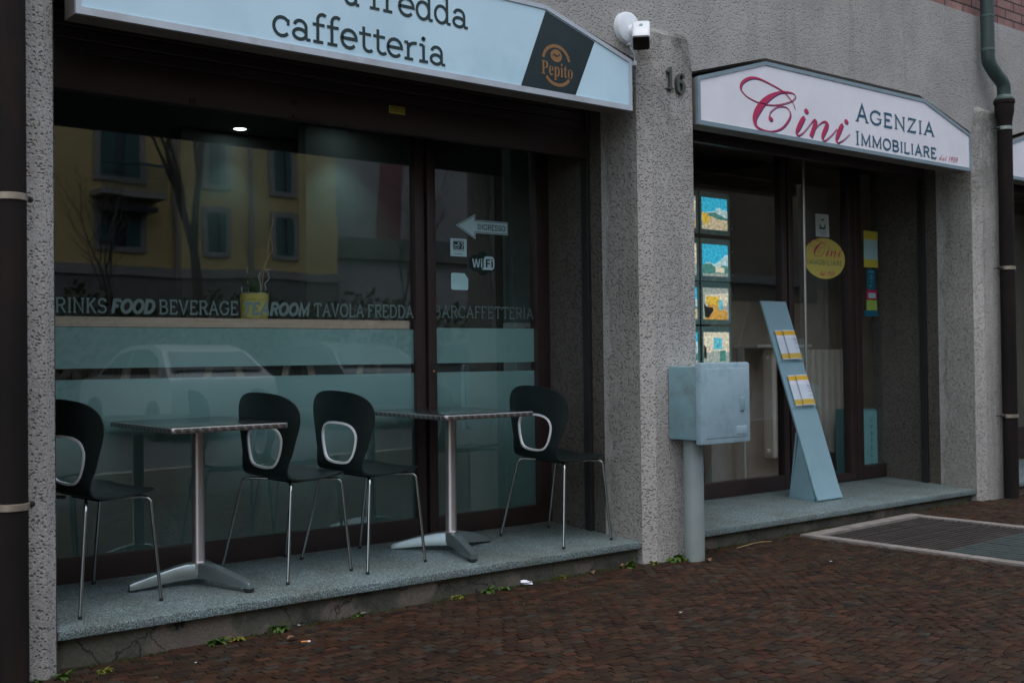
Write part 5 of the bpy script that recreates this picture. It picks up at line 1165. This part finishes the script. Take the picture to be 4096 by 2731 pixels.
# ------------------------------------------------------------------ the other side of the street (seen reflected in the glass)
yb = thing('yellow_house', 'yellow stuccoed house across the street reflected in the cafe window', 'house')
FY = -19.97
mb = MB(); mb.box(-12, 15.4, FY - 9, FY, 3.15, 10.5); mb.build('wall', FACY, yb)
mb = MB(); mb.box(-12.04, 15.44, FY - 9, FY + .05, -1.2, 3.10); mb.build('base', FACB, yb)
mb = MB(); mb.box(-12.05, 15.45, FY - 9, FY + .10, 3.10, 3.32); mb.build('string_course', TRIM, yb)
mb = MB(); mb.add([(-12.6, FY + .6, 10.5), (16, FY + .6, 10.5), (16, FY - 9.6, 10.5), (-12.6, FY - 9.6, 10.5), (-9, FY - 4.5, 12.8), (12, FY - 4.5, 12.8)], [[0, 1, 5, 4], [1, 2, 5], [2, 3, 4, 5], [3, 0, 4], [0, 3, 2, 1]]); mb.build('roof', ROOFT, yb)
def hwin(xc, w, z0, z1, shut):
    f = MB(); f.ring([(xc - w / 2 - .14, z0 - .12), (xc + w / 2 + .14, z0 - .12), (xc + w / 2 + .14, z1 + .14), (xc - w / 2 - .14, z1 + .14)], [(xc - w / 2, z0), (xc + w / 2, z0), (xc + w / 2, z1), (xc - w / 2, z1)], FY + .002, FY + .06); f = f.build('window', TRIM, yb)
    mb = MB(); mb.box(xc - w / 2, xc + w / 2, FY + .003, FY + .02, z0, z1); mb.build('pane', WINB, f)
    if shut:
        mb = MB()
        for s_ in (-1, 1): mb.box(*sorted((xc + s_ * w / 2, xc + s_ * (w / 2 - w * .36))), FY + .021, FY + .06, z0, z1)
        mb.build('shutter', SHUT, f)
for x, w, sh_ in ((9.66, .92, 1), (12.0, .42, 1), (13.86, .46, 1), (6.5, .9, 1), (3.5, .9, 1)):
    for z0, z1 in ((3.75, 4.70), (5.35, 6.45), (7.4, 8.6)): hwin(x, w, z0, z1, sh_)
bl = MB(); bl.box(8.98, 10.52, FY, FY + .8, 4.82, 4.95); bl = bl.build('balcony', TRIM, yb)
mb = MB()
for i in range(24): x = 9.0 + i * .065; mb.box(x, x + .018, FY + .76, FY + .78, 4.95, 5.55)
mb.box(8.98, 10.52, FY + .75, FY + .80, 5.53, 5.58); mb.build('railing', SHUT, bl)
mb = MB(); mb.box(9.15, 10.3, FY + .1, FY + .72, 4.50, 4.62); mb.build('awning', WINB, yb)
for x in (11.0, 12.9): mb = MB(); mb.tube([(x, FY + .06, 3.3), (x, FY + .06, 10.4)], .06, 8); mb.build('downpipe', TRIM, yb)
gb = thing('grey_house', 'grey pink building with a red strip across the street', 'house')
mb = MB(); mb.box(15.5, 28, FY - 9, FY - .6, -1.2, 12.5); mb.build('wall', FACG, gb)
mb = MB(); mb.prism([(17.0, 4.2), (17.7, 4.2), (17.9, 8.0), (17.2, 8.0)], FY - .62, FY - .55); mb.build('red_strip', REDW, gb); mb = MB(); mb.prism([(21.5, 4.6), (22.3, 4.6), (22.3, 8.0), (21.5, 8.0)], FY - .62, FY - .55); mb.build('red_strip', REDW, gb)
mb = MB(); mb.box(15.5, 28, FY - .6, FY - .4, 3.8, 4.4); mb.build('fascia', FACB, gb)
bb = thing('added_dark_house', 'unseen dark brown house added to darken the reflection in the agency glass', 'house')  # unseen house added so the agency glass mirrors something dark and brown
mb = MB(); mb.box(28.1, 90, FY - 9, FY - .3, -1.2, 13.5); mb.build('wall', mat('added_dark_house_render', (.15, .105, .07), .9, var=.2, vscale=.6), bb)
mb = MB(); mb.box(28.1, 90, FY - .3, FY - .1, 3.6, 3.9); mb.build('string_course', FACB, bb)
def car(x, y, paint, label, turn=PI / 2, L=4.0):
    t = thing('parked_car', label, 'car', (x, y, gz(x)), 'cars parked across the street'); z0 = gz(x) - .02
    def P(u, w, h): return (x + u * L, y + w, z0 + h)
    def shell(prof, w0, w1, hsplit):
        lo = [(u, h, (w0 if h < hsplit else w0 + (w1 - w0) * (h - hsplit) / .55)) for u, h in prof]
        return [[P(u, -w, h) for u, h, w in lo], [P(u, w, h) for u, h, w in lo]]
    prof = [(-.49, .28), (-.50, .55), (-.485, .80), (-.44, .92), (-.30, .98), (-.16, 1.38), (-.04, 1.46), (.16, 1.45), (.30, 1.33), (.42, 1.02), (.47, .92), (.495, .70), (.49, .28)]
    a, b = shell(prof, .84, .62, .92); n = len(prof); mb = MB(); mb.add(a + b, [list(range(n)), list(range(2 * n - 1, n - 1, -1))] + [[i, i + n, (i + 1) % n + n, (i + 1) % n] for i in range(n)]); mb.build('body', paint, t, smooth=30)
    for s_ in (-1, 1):
        mb = MB()
        for q in ([(-.26, 1.0), (-.145, 1.33), (-.01, 1.39), (-.01, 1.0)], [(.01, 1.0), (.01, 1.39), (.15, 1.38), (.30, 1.22), (.33, 1.0)]): mb.poly([P(u, s_ * (.855 - .22 * (h - .92) / .55), h) for u, h in q])
        mb.build('side_windows', WINB, t)
    for u0, h0, u1, h1 in ((-.295, 1.0, -.165, 1.36), (.42, 1.04, .305, 1.32)):
        mb = MB(); k = -.004 if u0 < 0 else .004; mb.poly([P(u0 + k, -.72, h0 + .01), P(u0 + k, .72, h0 + .01), P(u1 + k, .60, h1 + .01), P(u1 + k, -.60, h1 + .01)]); mb.build('windscreen', WINB, t)
    for u in (-.31, .31):
        for s_ in (-1, 1):
            mb = MB(); mb.lathe([(.20, -.10), (.31, -.10), (.315, .0), (.31, .10), (.20, .10)], P(u, s_ * .78, .31), 24, (0, 1, 0)); wl = mb.build('wheel', BLACKM, t, smooth=40)
            mb = MB(); mb.lathe([(.19, 0), (.19, .012), (.05, .03)], P(u, s_ * .86, .31), 18, (0, s_, 0)); mb.build('rim', ALUT, wl, smooth=40)
    for s_ in (-1, 1): mb = MB(); mb.bbox(x - L * .505, x - L * .47, y + s_ * .62 - .16, y + s_ * .62 + .16, z0 + .66, z0 + .80, .02); mb.build('headlight', RINGW, t)
    t.rotation_euler = (0, 0, turn); return t
car(7.45, -11.6, mat('white_car_paint', (.34, .37, .38), .3, coat=.6, var=.03), 'pale hatchback parked across the street before the hedge')
car(13.6, -11.8, mat('silver_car_paint', (.20, .22, .23), .3, metal=.4, coat=.6, var=.03), 'silver hatchback parked across the street before the hedge')
car(10.4, -11.7, mat('grey_car_paint', (.12, .14, .15), .3, metal=.3, coat=.6, var=.03), 'grey hatchback parked across the street before the yellow house')
def bare_tree(x, y, h, r, label, seed, spread=.5, forks=5):
    q = random.Random(seed); t = thing('bare_tree', label, 'tree', (x, y, gz(x)), 'bare trees across the street')
    tk = MB(); br = MB()
    def limb(p, d, l, rad, depth):
        n = 5; P = [p]; dd = d.copy()
        for i in range(n): dd = (dd + Vector((q.uniform(-.16, .16) * (.35 if depth < 2 else 1), q.uniform(-.16, .16) * (.35 if depth < 2 else 1), .06))).normalized(); P.append(P[-1] + dd * l / n)
        (tk if depth == 0 else br).tube(P, [rad * (1 - .45 * i / n) for i in range(n + 1)], 7 if depth < 2 else 4)
        if depth >= 4: return
        for k_ in range(2 if depth == 0 else q.randint(2, forks - 1)):
            s_ = P[-1] if k_ < 2 else P[q.randint(2, n - 1)]; a = q.uniform(0, 6.28)
            nd = (dd + Vector((math.cos(a), math.sin(a), 0)) * spread * (1 if depth > 1 else .28 if depth == 0 else .6)).normalized(); limb(s_, nd, l * q.uniform(.55, .8), rad * .55, depth + 1)
    limb(Vector((x, y, gz(x) - .1)), Vector((0, 0, 1)), h * .42, r, 0)
    tk.build('trunk', BARK, t, smooth=60); br.build('branches', BARK, t, smooth=60)
bare_tree(8.32, -12.4, 7.5, .13, 'bare forked street tree before the yellow house', 3)
bare_tree(7.2, -13.2, 4.2, .05, 'bare shrub like tree left of the forked tree', 8, .7)
bare_tree(13.0, -13.5, 4.6, .05, 'bare thin tree before the grey building', 11, .75)
hg = MB(); q = np.random.RandomState(2)
for k_ in range(7000):
    x = q.uniform(5, 24); y = -14.2 + q.uniform(-.6, .6); z = gz(x) + q.uniform(0, 1) ** .8 * (2.25 + .25 * math.sin(x * 2.1) + .15 * math.sin(x * 5.7)); s = q.uniform(.05, .11)
    n = Vector(q.randn(3)).normalized(); u = n.orthogonal().normalized() * s; v_ = n.cross(u); c = Vector((x, y, z)); hg.add([c - u, c - v_ * .6, c + u, c + v_ * .6], [[0, 1, 2, 3]])
hd_ = thing('hedge', 'dark clipped hedge along the far side of the street', 'hedge'); hg.build('foliage', HEDGE, hd_, fixn=False)

for o in bpy.data.objects:
    if '_o' in o: del o['_o']
